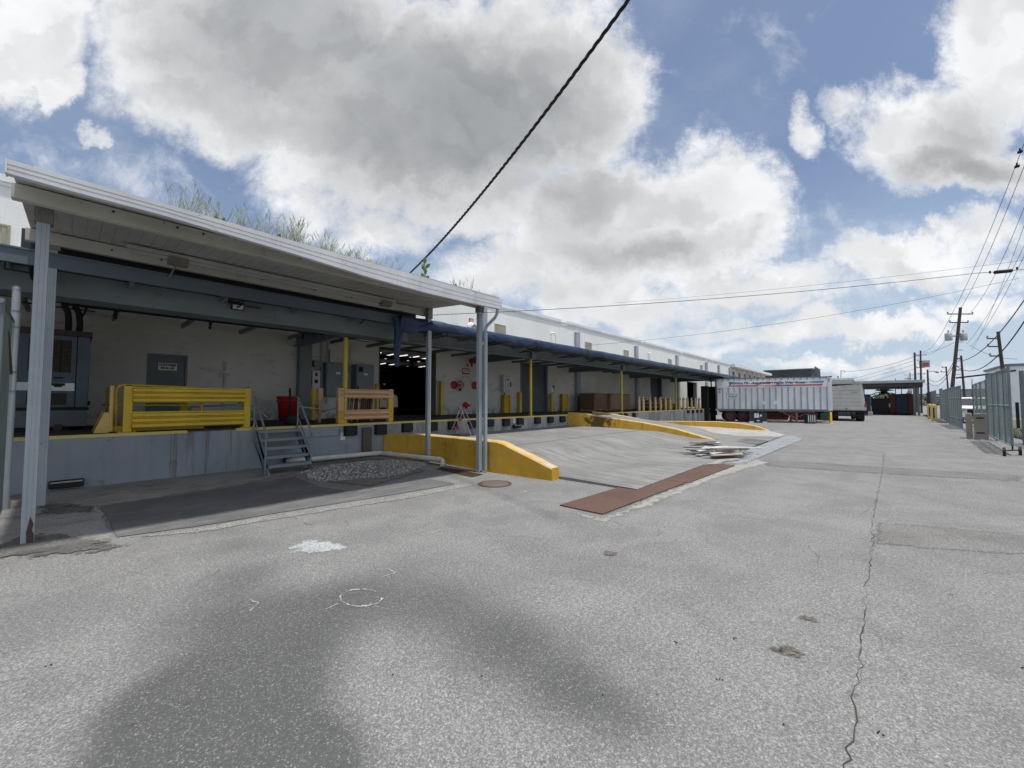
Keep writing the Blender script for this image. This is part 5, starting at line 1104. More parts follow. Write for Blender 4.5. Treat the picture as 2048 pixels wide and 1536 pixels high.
o=G(1661.5,846.5); e=thing('bollard','lone yellow bollard at the front corner of the trailer','bollard',(o[0],o[1],0)); MB().lathe((o[0],o[1],0),[(.12,0),(.10,.05),(.10,.86),(.001,.9)],14).build('tube',M_amb,e); MB().lathe((o[0],o[1],0),[(.2,0),(.2,.02),(.1,.03)],14).build('base_plate',M_amb,e)
# ---------------------------------------------------------------- box truck seen from behind
Lc=Vector((46.45,3.05));Rc=Vector((46.75,.58)); u2=(Rc-Lc); W2=u2.length; u2.normalize()
t=local_thing('box_truck','dirty white box truck seen from behind, standing past the front of the trailer','truck',(Lc.x,Lc.y,0),math.atan2(u2.y,u2.x))
M_tw=paint('dirty white truck body',(.56,.56,.53),.5,.5,(.25,.22,.17),2)
ln=.22
MB().prism([(0,0,.95),(W2,0,.95),(W2-ln,0,3.3),(0.05,0,3.12)],(0,5.5,0)).build('body',M_tw,t,.02)
s=MB(); s.prism([(.12,-.03,1.02),(W2-.13,-.03,1.02),(W2-.30,-.03,3.08),(.14,-.03,2.95)],(0,.028,0)); dr=s.build('rear_door',M_tw,t)
s=MB()
for k in range(1,6):
    z=1.02+k*.34; s.box(.14,W2-.32,-.034,-.031,z-.006,z+.006)
s.build('panel_gaps',M_dark,dr); MB().box(1.1,1.2,-.05,-.03,1.05,1.14).box(1.5,1.9,-.036,-.031,2.55,2.58).build('door_latch',M_dark,dr)
s=MB(); s.prism([(.05,-.05,3.12),(W2-ln,-.05,3.3),(W2-ln,-.05,3.18),(.05,-.05,3.0)],(0,.02,0)); s.build('header',M_tw,t)
for k in (.4,.9,1.4,1.9): MB().box(k,k+.16,-.06,-.051,3.06+k*.07,3.10+k*.07).build('marker_lamp',M_rs,t)
M_tail=paint('red tail lamp',(.45,.02,.02),.3,.1)
MB().box(W2-.10,W2+.01,-.06,-.002,1.25,1.62).build('tail_lamp',M_tail,t,.01); MB().box(W2-.09,W2,-.06,-.002,1.1,1.22).build('reverse_lamp',M_lab,t)
MB().box(-.0,W2,-.12,5.4,.78,.94).box(.3,W2-.3,-.25,-.1,.45,.6).build('chassis',M_dark,t)
for x in (.05,W2-.62):
    MB().lathe((x,1.0,.45),[(.001,0),(.42,0),(.45,.05),(.45,.5),(.42,.55),(.001,.55)],22,'x').build('wheel',M_blk,t)
MB().box(.1,.6,.3,.33,.2,.75).box(W2-.6,W2-.1,.3,.33,.2,.75).build('mud_flap',M_blk,t)
MB().box(.15,W2-.45,5.51,7.2,.7,2.5).build('cab',M_tw,t,.08)
for x in (.2,W2-.5): MB().lathe((x,6.2,.42),[(.001,0),(.4,0),(.42,.04),(.42,.3),(.001,.3)],20,'x').build('wheel',M_blk,t)
# ---------------------------------------------------------------- far buildings
X_=64.2
ob2=thing('office_building','low cream building with overhanging flat roof beyond the end of the warehouse','building',(77,WY+.5,0))
M_cream2=paint('cream render',(.66,.65,.60),.8,.2,(.4,.38,.34),1)
MB().box(64.0,90,WY+.3,30,0,6.75).build('wall',M_cream2,ob2); MB().box(63.8,91.5,WY-.6,30.5,6.755,7.15).build('roof',M_cope,ob2)
for k in range(7):
    x=66+3.5*k; f=MB().box(x,x+1.3,WY+.25,WY+.296,4.9,6.2).build('window',flat('tan window screen',(.22,.18,.13),.6),ob2); MB().box(x+.6,x+.68,WY+.22,WY+.249,4.95,6.15).build('mullion',M_dark,f)
    MB().box(x-1.3,x-1.1,WY+.1,WY+.298,0,6.75).build('pier',M_cream2,ob2)
db=thing('dark_shed','dark grey ribbed metal shed standing above and behind the trailer','building',(100,13,0))
g=MB(); 
MB().box(100,112,9.2,17.4,0,8.25).build('wall',paint('dark ribbed metal',(.075,.08,.09),.6,.3,(.03,.03,.03),1),db)
g=MB()
for k in range(28): g.box(99.93,99.997,9.25+k*.29,9.4+k*.29,0,8.2)
g.build('ribs',paint('dark ribbed metal',(.075,.08,.09),.6,.3),db)
MB().box(99.8,112.2,9.0,17.6,8.255,8.45).build('roof_edge',M_greyp,db)
for k in range(5): MB().box(102+2.2*k,102.3+2.2*k,8.75,8.99,0,8.9).build('column',M_greyp,db)
wb_=thing('white_shed','low white building with a flat roof behind the box truck','building',(82,5,0))
MB().box(80,92,2.5,9.0,0,5.05).build('wall',M_cream2,wb_); MB().box(79.8,92.2,2.3,9.2,5.055,5.35).build('roof',M_cope,wb_)
p0=PX(1682,765,80.5); p1=PX(1682,741,80.5); ms=MB().tube([(80.5,p0[1],5.36),(80.5,p1[1],p1[2]),(80.5,p1[1]-.35,p1[2]+.05),(80.5,p1[1]-.5,p1[2]-.3)],.06,6); tag(ms.build('service_mast',M_steel,None,o=(80.5,p0[1],5.36)),'thin service mast with a hooked top on the low white building','mast')
p1=PX(1676,752,81); tag(MB().cyl((81,p1[1],5.36),(81,p1[1],p1[2]),.09,8).build('vent_stack',M_greyp,None,o=(81,p1[1],5.36)),'short dark vent stack left of the service mast','vent')
# carport at the end of the yard
cpo=thing('open_shelter','open flat roofed shelter across the far end of the yard','shelter',(74,0,0))
MB().box(70,80,-4.45,6.5,4.12,4.3).build('roof',M_greyp,cpo); MB().box(69.9,69.99,-4.5,6.6,4.1,4.42).box(70.0,80.1,-4.6,-4.46,4.1,4.42).build('fascia',paint('pale fascia',(.45,.46,.46),.6,.3),cpo); MB().box(70,80,-4.4,6.4,3.55,3.8).box(70.01,70.3,-4.4,6.4,3.81,4.11).build('beam',paint('dark beam',(.05,.045,.045),.7,.3),cpo)
for px in (1728,1829,1837):
    q=PX(px,803,70.4); MB().box(70.3,70.5,q[1]-.1,q[1]+.1,0,3.54).build('post',M_greyp,cpo)
def cont(px0,px1,ytop,X,mat,label,depth=6):
    a=PX(px0,803,X);b=PX(px1,803,X);z=PX(px0,ytop,X)[2]; y0,y1=b[1],a[1]
    t=thing('shipping_container',label,'container',(X,(y0+y1)/2,0),'containers under the far shelter')
    MB().box(X,X+depth,y0,y1,.15,z).build('body',mat,t); g=MB(); n=max(4,int((y1-y0)/.25))
    for k in range(n): g.box(X-.05,X-.002,y0+(y1-y0)*(k+.2)/n,y0+(y1-y0)*(k+.7)/n,.25,z-.12)
    g.build('corrugation',mat,t); MB().box(X-.06,X-.001,y0,y1,z-.11,z+.02).box(X-.06,X-.001,y0,y1,.12,.24).build('frame',M_dark,t); return t,y0,y1,z
M_rc=paint('rusty red container',(.14,.035,.025),.6,.4,(.05,.02,.02),1.5)
t,a,b,z=cont(1778,1791,788.6,72,M_rc,'left red container end under the far shelter'); MB().box(71.92,71.94,a+.5,a+1.0,1.0,1.5).build('label_plate',M_lab,t)
cont(1791.5,1815,788.2,71.7,paint('dark blue container',(.02,.035,.07),.6,.3,(.02,.02,.02),1.5),'dark blue container between the two red ones'); cont(1815.5,1830,788.6,72,M_rc,'right red container end beside the shelter post')
cont(1742,1777.5,797,70.8,M_dark,'wide low black container left of the red one'); cont(1727.5,1741,789,66,paint('dark blue bin',(.03,.045,.07),.6,.3),'dark blue metal bin right of the box truck',3)
q=PX(1740.5,829,66); tag(MB().box(65.5,65.9,q[1]-.25,q[1]+.2,0,.5).build('concrete_block',M_raw,None,.02,o=(65.7,q[1],0)),'small pale concrete block at the foot of the dark blue bin','block')
# palm
def palm(px,X,ytop,hh,name,label):
    q=PX(px,ytop,X); t=thing(name,label,'palm tree',(X,q[1],0)); rn=random.Random(5)
    MB().tube([(X,q[1],0),(X+.1,q[1]+.1,q[2]*.5),(X,q[1],q[2]-.9)],[.22,.17,.15],10).build('trunk',paint('palm trunk',(.14,.11,.08),.9,.4),t)
    c=MB()
    for i in range(46):
        a=rn.uniform(0,6.28); el=rn.uniform(-.5,1.35); ln=rn.uniform(1.5,2.2); base=Vector((X,q[1],q[2]-.95)); d_=Vector((math.cos(a)*math.cos(el),math.sin(a)*math.cos(el),math.sin(el)))
        P=[base+d_*ln*s_+Vector((0,0,-.6*ln*s_*s_)) for s_ in (0,.3,.6,.85,1)]
        for s_ in range(4):
            w_=[.03,.12,.12,.07,.01]; side=d_.cross(Vector((0,0,1))).normalized()
            c.add([P[s_]-side*w_[s_]*2,P[s_]+side*w_[s_]*2,P[s_+1]+side*w_[s_+1]*2,P[s_+1]-side*w_[s_+1]*2],[(0,1,2,3)])
            for k in range(3):
                b0_=P[s_].lerp(P[s_+1],k/3)
                for sg in (-1,1): e_=b0_+side*sg*.42+d_*.18+Vector((0,0,-.22)); c.add([b0_,b0_+d_*.09,e_],[(0,1,2)])
    c.build('crown',paint('palm green',(.055,.085,.03),.7,.4,(.03,.035,.015),2,0,False),t)
palm(1768,84,774,4,'palm_tree','bushy green palm seen through the far shelter above the black container')
# ---------------------------------------------------------------- fences on the right
M_fab=paint('green grey wire fabric',(.15,.20,.19),.5,.2,(.08,.08,.08),3); M_fp=paint('grey fence tube',(.17,.20,.225),.5,.4,(.08,.07,.06),3)
def fence(name,label,A,B,z0,z1,posts,mids=(),fab=True,cat='fence',pitch=.10,r=.005,group=None,wheels=False,slat=False):
    A=Vector((A[0],A[1]));B=Vector((B[0],B[1])); uu=(B-A); Ln=uu.length; uu.normalize()
    t=thing(name,label,cat,(A.x,A.y,0),group); P=lambda s_,z,o=0:(A.x+uu.x*s_-uu.y*o,A.y+uu.y*s_+uu.x*o,z)
    for s_ in posts: MB().cyl(P(s_*Ln,0.02 if not wheels else z0),P(s_*Ln,z1+.04),.035,10).build('post',M_fp,t)
    MB().tube([P(0,z1),P(Ln,z1)],.026,8).build('top_rail',M_fp,t)
    if wheels: MB().tube([P(0,z0),P(Ln,z0)],.03,8).build('bottom_rail',M_steel,t)
    for z in mids: MB().tube([P(0,z),P(Ln,z)],.022,8).build('mid_rail',M_steel,t)
    if fab:
        m_=MB(); chain(m_,P(0,0)[:2],P(Ln,0)[:2],z0,z1,pitch,r); m_.build('wire_fabric',M_fab,t)
    if wheels:
        q0,q1=Vector((20.2,-3.03,.17)),Vector((20.85,-3.46,.17)); av=Vector((.15,.99,0))*.035
        for q_ in (q0,q1): MB().tube([q_-av-Vector((0,0,.03)),q_+av-Vector((0,0,.03))],.14,18).build('wheel',M_blk,t)
        MB().tube([q0,q1],.02,6).tube([P(Ln,.17),P(Ln,z0)],.02,6).build('axle',M_dark,t)
    return t,P,Ln
fence('rolling_gate','open chain link rolling gate on two black wheels, nearest on the right','gate' and (26.8,-3.63),(20.7,-3.28),.30,2.86,(0,.3,.56,.8,1.0),(1.62,),True,'gate',.085,.0028,None,True)
t,P,Ln=fence('chain_link_fence','chain link fence behind the rolling gate, cut by the right edge of the picture',(27.0,-4.7),(16.5,-4.25),.05,2.8,(0,.2,.4,.62,.82,1),(1.4,),True,'fence',.10,.0028)
t,P,Ln=fence('chain_link_fence','grey chain link fence behind the concrete barriers',(38.5,-4.62),(27.3,-3.9),.05,2.8,(0,.22,.45,.7,1),(),False,'fence',.08,.006)
m_=MB(); chain(m_,P(0,0)[:2],P(Ln,0)[:2],.05,2.8,.16,.003); m_.build('wire_fabric',M_fab,t)
fence('fence_panel','heavy chain link panel with many upright bars left of the concrete barriers',(44.6,-4.12),(37.6,-4.0),.15,2.72,(0,.14,.3,.45,.6,.75,.88,1),(.65,2.0),True,'fence',.11,.0045)
fence('gate_leaf','open chain link gate leaf right of the yellow bollards',(56.5,-4.75),(47.6,-4.32),.1,2.75,(0,.5,.8,1),(1.5,),True,'gate',.10,.007)
fence('chain_link_fence','far chain link fence ending at the open shelter',(76,-5.1),(61,-4.75),.05,2.9,(0,.2,.4,.6,.8,1),(),True,'fence',.08,.010)
fence('fence_panel','narrow chain link panel just behind the yellow bollards',(60,-4.95),(57.3,-4.9),.05,3.0,(0,.5,1),(1.5,),True,'fence',.08,.009)
p=D(2046,803,16.2); tag(MB().cyl((p[0],p[1],0),(p[0],p[1],3.0),.07,12).build('gate_post',M_fp,None,o=(p[0],p[1],0)),'thick grey gate post at the right edge of the picture','post')
p=D(2034,803,15.0); tag(MB().cyl((p[0],p[1],.75),(p[0]+.02,p[1],1.72),.045,10).build('latch_tube',M_dark,None,o=(p[0],p[1],1)),'short black latch tube hanging on the gate near the right edge','latch')
tag(MB().tube([D(1912,756,26),D(1990,747,24.5),D(2030,741,22)],.05,8).build('barrier_arm',M_dark,None,o=D(1990,747,24.5)),'long dark horizontal pole reaching left above the fence','pole arm')
for i,(px,py,d_) in enumerate(((1860,838,0),(1868.5,842.5,0))):
    o=G(px,py); e=thing('bollard',('left and farther' if i==0 else 'right and nearer')+' one of the two yellow bollards by the right fence','bollard',(o[0],o[1],0)); r0=.17
    MB().lathe((o[0],o[1],0),[(r0,0),(r0,1.40),(r0*.8,1.5),(.001,1.52)],14).build('tube',paint('sand yellow bollard',(.55,.42,.16),.6,.4,(.2,.15,.08),2),e); MB().box(o[0]-.2,o[0]-.17,o[1]-.03,o[1]+.05,.3,1.2).build('slot',M_dark,e)
# concrete barriers
M_cbr=paint('weathered concrete barrier',(.27,.25,.215),.9,.5,(.13,.115,.09),3,0,True,.5)
for i,(a,b,lb) in enumerate((((1949,879),(1978,880),'right one of the two upright concrete barrier blocks, with two dark slots'),((1933,877),(1946,877),'left narrower one of the two upright concrete barrier blocks'))):
    p=Vector(G(*a));q=Vector(G(*b)); dd_=(q-p); wd=dd_.length; dd_.normalize(); q=p+dd_*wd; nn_=Vector((-dd_.y,dd_.x))
    nn_=Vector((.99,-.13+.0*i))*1.
    e=thing('concrete_barrier',lb,'concrete barrier',(p.x,p.y,0),'concrete barrier blocks at the fence')
    MB().prism([(p.x,p.y,0),(q.x,q.y,0),(q.x,q.y,1.14),(q.x-dd_.x*.04,q.y-dd_.y*.04,1.2),(p.x+dd_.x*.04,p.y+dd_.y*.04,1.2),(p.x,p.y,1.14)],(nn_.x*.5,nn_.y*.5,0)).build('block',M_cbr,e,.02)
    if i==0:
        for z in (.98,.30): s=MB(); c=p+dd_*(wd*.48)-nn_*.004; s.prism([(c.x-dd_.x*.14,c.y-dd_.y*.14,z-.03),(c.x+dd_.x*.14,c.y+dd_.y*.14,z-.02),(c.x+dd_.x*.10,c.y+dd_.y*.10,z+.04),(c.x-dd_.x*.14,c.y-dd_.y*.14,z+.04)],(nn_.x*.01,nn_.y*.01,0)); s.build('slot',M_dark,e)
# grass beyond the gate
M_gr=paint('rough grass',(.055,.08,.03),.9,.4,(.12,.10,.05),4,0,False)
struct(MB().prism([(60,-60,.004),(60,-6.2,.004),(30,-5.0,.004),(6,-4.6,.004),(6,-60,.004)],(0,0,.002)).build('verge',groundmat('verge',(.11,.12,.07),(.19,.18,.13),(.07,.075,.04),1.)))
rn=random.Random(2); g=MB()
for i in range(9000):
    x=rn.uniform(12,42); y=-4.9-rn.random()**2*9
    h=rn.uniform(.05,.16); a=rn.uniform(0,6.28); dx,dy=math.cos(a)*.012,math.sin(a)*.012; l=rn.uniform(-.05,.05); g.add([(x-dx,y-dy,0),(x+dx,y+dy,0),(x+l,y+l,h)],[(0,1,2)])
g.build('grass',M_gr)['kind']='stuff'
# van and cars beyond the fence
M_vanw=paint('white van paint',(.70,.72,.74),.3,.1,(.3,.3,.3),1); M_glass=flat('dark glass',(.03,.04,.05),.1)
def car(px,d_,label,wd,hh,mat,hood=.95,name='parked_van',cat='van',ln=4.6):
    c=D(px,803,d_); x,y=c[0],c[1]; t=thing(name,label,cat,(x,y,0))
    # facing -X (towards the camera)
    MB().prism([(x,y-wd/2,.35),(x,y-wd/2,hood-.08),(x+.1,y-wd/2,hood),(x+1.0,y-wd/2,hood+.12),(x+1.7,y-wd/2,hh-.06),(x+2.0,y-wd/2,hh),(x+ln,y-wd/2,hh-.02),(x+ln,y-wd/2,.35)],(0,wd,0)).build('body',mat,t,.06)
    MB().prism([(x+1.02,y-wd/2+.15,hood+.17),(x+1.63,y-wd/2+.22,hh-.12),(x+1.63,y+wd/2-.22,hh-.12),(x+1.02,y+wd/2-.15,hood+.17)],(-.03,0,.03)).build('windscreen',M_glass,t)
    MB().box(x-.03,x-.002,y-wd*.32,y+wd*.32,.55,hood-.16).build('grille',M_dark,t)
    for s_ in (-1,1):
        MB().box(x-.035,x-.002,y+s_*wd*.41-.12,y+s_*wd*.41+.12,hood-.3,hood-.12).build('headlight',M_steel,t)
        MB().lathe((x+.9,y+s_*(wd/2-.12)-.1,.33),[(.001,0),(.31,0),(.33,.03),(.33,.2),(.001,.2)],16,'y').build('wheel',M_blk,t); MB().lathe((x+ln-.9,y+s_*(wd/2-.12)-.1,.33),[(.001,0),(.31,0),(.33,.03),(.33,.2),(.001,.2)],16,'y').build('wheel',M_blk,t)
    MB().box(x-.1,x-.035,y-wd/2,y+wd/2,.36,.52).build('bumper',M_greyp,t,.02)
car(1958,31.5,'white van parked behind the fence, seen above the concrete barriers',2.0,2.1,M_vanw,1.3)
car(1932,44,'pale car parked left of the white van behind the fence',1.8,1.5,paint('silver car paint',(.35,.38,.4),.3,.1),.85,'parked_car','car',4.2)
# more buildings beyond
for nm,px,d_,w_,hh,ln,mt,lb in (('white_building',2046,44,9,5.7,12,M_vanw,'tall white building corner at the right edge behind the gate'),('grey_building',1968,110,9,5.0,8,paint('grey block wall',(.25,.27,.28),.8,.2),'grey building in the distance above the white van'),('grey_building',1945,150,14,5,8,paint('grey block wall',(.25,.27,.28),.8,.2),'low distant grey building left of the white van'),('low_building',1812,190,22,5,10,M_cream2,'long pale building far beyond the open shelter')):
    c=D(px,803,d_); t=thing(nm,lb,'building',(c[0],c[1],0)); 
    if nm=='white_building': c=(c[0],D(2022,803,d_)[1]-w_/2,0)
    MB().box(c[0],c[0]+ln,c[1]-w_/2,c[1]+w_/2,0,hh).build('wall',mt,t); MB().box(c[0]-.15,c[0]+ln+.15,c[1]-w_/2-.15,c[1]+w_/2+.15,hh+.003,hh+.25).build('roof',M_greyp,t)
rn=random.Random(44); g=MB()
for i in range(2600):
    a=rn.uniform(-14,5); x=230+rn.uniform(-20,40); y=x*math.tan(R(a)); hh=4.5+2.5*mn.noise(Vector((a*.9,1,1)))+1.5*mn.noise(Vector((a*4,3,1))); z=rn.uniform(0,max(1,hh)); s_=rn.uniform(.5,1.1)
    q=[Vector((rn.uniform(-1,1),rn.uniform(-1,1),rn.uniform(-1,1)))*s_ for _ in range(3)]; g.add([(x+k.x,y+k.y,max(0,z+k.z)) for k in q],[(0,1,2)])
o=g.build('far_trees',paint('far tree green',(.05,.07,.04),.9,.3,(.03,.04,.025),.3,0,False)); o['kind']='stuff'
# ---------------------------------------------------------------- utility poles
M_pole=paint('weathered pole wood',(.085,.068,.066),.9,.4,(.05,.04,.035),4); M_wire=flat('black cable',(.012,.012,.013),.6); M_tank=paint('grey transformer tank',(.42,.44,.46),.4,.2)
def upole(b,tp,d_,label,r=.15,arms=(),name='utility_pole',group=None):
    tz=D(tp[0],tp[1],d_); bz=D(b[0],803,d_); base=Vector((bz[0],bz[1],0))
    # extend axis from visible lower point to the ground
    lo=Vector(D(b[0],b[1],d_)); hi=Vector(tz); k=(0-lo.z)/(hi.z-lo.z); base=lo+(hi-lo)*k
    t=thing(name,label,'utility pole',tuple(base),group); MB().tube([base,hi],[r*.66,r*.48],12).build('shaft',M_pole,t)
    ax=(hi-base); side=Vector((rt[0],rt[1],0))
    for (py,w0,w1) in arms:
        f=(D(b[0],py,d_)[2]-0)/ax.z; c=base+ax*f; c1=c-side*w0;c2=c+side*w1
        ar=MB().tube([c1,c2],.045,6).build('crossarm',M_pole,t); ins=MB()
        for e_ in (c1,c2): 
            if (e_-c).length>.2: ins.cyl(e_,e_+Vector((0,0,.18)),.05,8)
        if ins.v: ins.build('insulator',M_steel,ar)
    return t,base,ax
t,pb,pax=upole((1897,850),(1921,615),33,'tall leaning wooden utility pole carrying two grey transformers',.2,((628,1.0,1.05),(645,.75,.75)))
for px in (1897,1927):
    c=Vector(D(px,674,33)); tk_=MB().lathe((c.x,c.y,c.z-.32),[(.001,.03),(.21,.03),(.23,.08),(.23,.58),(.19,.64),(.001,.66)],18).build('transformer',M_tank,t)
    MB().cyl((c.x,c.y,c.z+.34),(c.x,c.y,c.z+.55),.05,8).build('bushing',M_steel,tk_); 
c=Vector(D(1913,676,33)); MB().tube([D(1900,672,33),D(1925,672,33)],.05,6).build('bracket',M_greyp,t)
for k in range(6): f=.42+.07*k; c=pb+pax*f; MB().tube([c,c+Vector((rt[0],rt[1],0))*.55],.022,5).build('peg_arm',M_dark,t)
upole((2006,745),(1996,663),26,'tall wooden pole behind the fence near the right edge with short arms on its left',.16,((677,.75,0),(693,.75,0),(712,.7,0)))
upole((1927,770),(1922,711),38,'medium wooden pole right of the leaning transformer pole',.15,((718,.5,.1),(740,.6,.1)))
upole((1897,790),(1892,733),52,'thin wooden pole left of the leaning transformer pole',.15,((735,.5,.1),(744,.7,0)))
t,_,_=upole((1859,835),(1855,739),48,'street lamp pole of wood behind the yellow bollards',.17,())
MB().tube([D(1855,744,48),D(1864,742,48),D(1874,744,48)],.05,6).build('lamp_arm',M_steel,t); MB().tube([D(1872,744,48),D(1876,744.5,48)],.12,8).build('lamp_head',M_steel,t)
upole((1843,815),(1841,701),60,'straight wooden pole with short crossarms beside the shelter roof',.2,((710,.7,.8),(722,.5,.6),(735,.6,.6),(748,.4,.6)))
t,_,_=upole((1831.5,785),(1829,705),64,'leaning wooden pole just left of the straight one by the shelter roof',.24,((712,0,.9),))
c=D(1849,728,60); t=thing('box_sign','small red and white box mounted high on the straight pole by the shelter','box',c); MB().box(c[0]-.3,c[0]+.3,c[1]-.55,c[1]+.55,c[2]-.5,c[2]+.5).build('case',M_tank,t); MB().box(c[0]-.31,c[0]-.3,c[1]-.4,c[1]+.2,c[2]-.4,c[2]+.15).build('panel',paint('brick red panel',(.4,.1,.06),.6,.2),t)
upole((1820,815),(1820,745),110,'distant double armed utility pole, tallest of the far group',.2,((750,1.6,1.6),(757,1.4,1.4)))
upole((1817,815),(1816,753),130,'thin distant pole just left of the double armed one',.2,((758,1.2,1.2),)); upole((1791,815),(1791,757),120,'lone thin distant pole above the blue container',.18,()); upole((1802,815),(1803,775),150,'very short distant pole right of the lone thin one',.25,((778,2,2),)); upole((1944,800),(1944,757),70,'thin metal pole far behind the white van',.1,())
upole((1823,815),(1823,778),160,'short distant pole under the right end of the shelter roof',.2,())
# ---------------------------------------------------------------- overhead cables
def W(a,b,r,lb,sag=0,grp=None): return wire([a,b],r*.7,'overhead_cable',lb,M_wire,sag,28,grp)
# thick twisted service drop
a=Vector(PY(812,553,12.5)); b=Vector(D(1300,-60,5.4)); g=MB(); n=260
cen=[]
for i in range(n+1):
    t_=i/n; p=a.lerp(b,t_); p.z-=4*.30*t_*(1-t_); cen.append(p)
ax=(b-a).normalized(); e1=ax.cross(Vector((0,0,1))).normalized(); e2=ax.cross(e1)
for k in range(3):
    g.tube([c+(e1*math.cos(6.283*(i/n*22)+k*2.094)+e2*math.sin(6.283*(i/n*22)+k*2.094))*.017 for i,c in enumerate(cen)],.0155,6)
tag(g.build('twisted_cable',M_wire,None,o=a),'thick twisted black service cable crossing the sky above the canopy','cable')
W(PY(866,630,WY-.05),D(1950,546.5,23),.020,'long black cable from the warehouse wall towards the splice sleeve, upper left to right',.28)
W(D(1950,546.5,23),D(2100,534,21),.022,'short stretch of cable carrying the black splice sleeve at the right edge',.02)
W(PY(1225,606,WY),D(2100,514,21),.010,'thin wire running just above the cable with the splice sleeve',.22)
t=thing('splice_sleeve','black splice sleeve hanging on the cable near the right edge','cable splice',D(2006,543,22)); a,b=Vector(D(1987,545,22.4)),Vector(D(2026,541,21.8)); MB().tube([a,a.lerp(b,.06),a.lerp(b,.94),b],[.05,.1,.1,.05],10).build('sleeve',M_wire,t)
for q in ((1980,546),(2034,538)): MB().cyl(Vector(D(q[0],q[1]+1,22.2)),Vector(D(q[0],q[1]-4,22.2)),.04,6).build('clamp',M_dark,t)
W(PY(1172,691,WY-.05),D(2040,556,26),.014,'lower thin cable from the warehouse wall rising to the right',.55)
W(PX(1683,744,80.5),D(1829,713,64),.035,'cable from the service mast to the leaning pole by the shelter',.5); W(D(1841,705,60),D(1908,685,33),.022,'cable from the straight pole to the transformer pole',.3)
for i,(x0,y0,x1,y1,r_,s_,lb) in enumerate([(2075,215,1903,629,.016,.5,'leftmost high power line, with two small clamps, dropping to the transformer pole'),(2075,262,1922,616,.016,.5,'second high power line from the left dropping to the top of the transformer pole'),(2075,345,1938,627,.014,.8,'third high power line, ending at the right insulator of the transformer pole'),(2075,375,1944,700,.012,.5,'thin line crossing behind the transformers to their right'),(2075,435,1933,688,.012,.5,'upper one of two close thin lines ending beside the right transformer'),(2075,455,1941,694,.012,.5,'lower one of two close thin lines ending beside the right transformer'),(2075,560,1912,722,.032,.9,'upper thick black cable swooping down to the transformer pole'),(2075,600,1908,728,.036,1.5,'lower thick black cable swooping down to the transformer pole')]):
    W(D(x0,y0,16),D(x1,y1,33),r_,lb,s_)
for (x,y) in ((2040,304),(2034,333)): c=D(x,y,17.4); tag(MB().obox(c,(.14,.14,.07)).cyl(c,(c[0],c[1],c[2]+.16),.03,6).build('line_clamp',M_dark,None,o=c),'small dark clamp on the leftmost power line, '+('upper' if y<320 else 'lower')+' one','line clamp')
W(D(1903,629,33),D(1843,703,60),.02,'pair of lines between the transformer pole and the straight pole, upper',.9); W(D(1912,645,33),D(1846,706,60),.02,'pair of lines between the transformer pole and the straight pole, lower',1.1); W(D(1908,722,33),D(1858,758,48),.03,'thick cable from the transformer pole to the lamp pole, upper',.9); W(D(1907,730,33),D(1858,766,48),.03,'thick cable from the transformer pole to the lamp pole, lower',.9); W(D(1858,766,48),D(1845,762,60),.03,'short thick cable between the lamp pole and the straight pole',.3)
for i,(y0,y1) in enumerate(((718,775),(726,780),(735,786))): W(D(1838,y0,62),D(1600,y1,150),.03,('upper','middle','lower')[i]+' one of three faint lines fading left above the shelter',1.0)
W(D(1940,690,33),D(2035,718,26),.018,'cable from the transformer pole to the pole near the right edge',.3)
# ---------------------------------------------------------------- gate and fence at the left edge
t,P,Ln=fence('chain_link_fence','chain link fence with thick pale post at the left edge of the picture',(-.66,11.0),(-.62,8.0),.12,3.0,(.98,),(),True,'fence',.06,.0022)
MB().cyl((-.62,9.9,0),(-.62,9.9,3.5),.047,14).lathe((-.62,9.9,3.5),[(.05,0),(.05,.03),(.03,.06),(.001,.065)],14).build('tall_post',M_greyl,t)
b=MB()
for z in (3.15,2.9,2.2,1.9): b.lathe((-.62,9.9,z),[(.050,0),(.050,.02)],14)
b.build('clamp_band',M_greyp,t)
MB().tube([(-.60,10.35,3.22),(-.61,10.2,2.75),(-.615,10.12,2.2),(-.60,10.1,1.5)],.022,8).build('wrapped_tube',paint('mottled tube',(.30,.33,.28),.7,.7,(.10,.06,.06),9,0,False),t); MB().tube([(-.63,9.9,2.15),(-.64,9.2,2.75)],.02,8).build('diagonal_brace',M_rust,t)
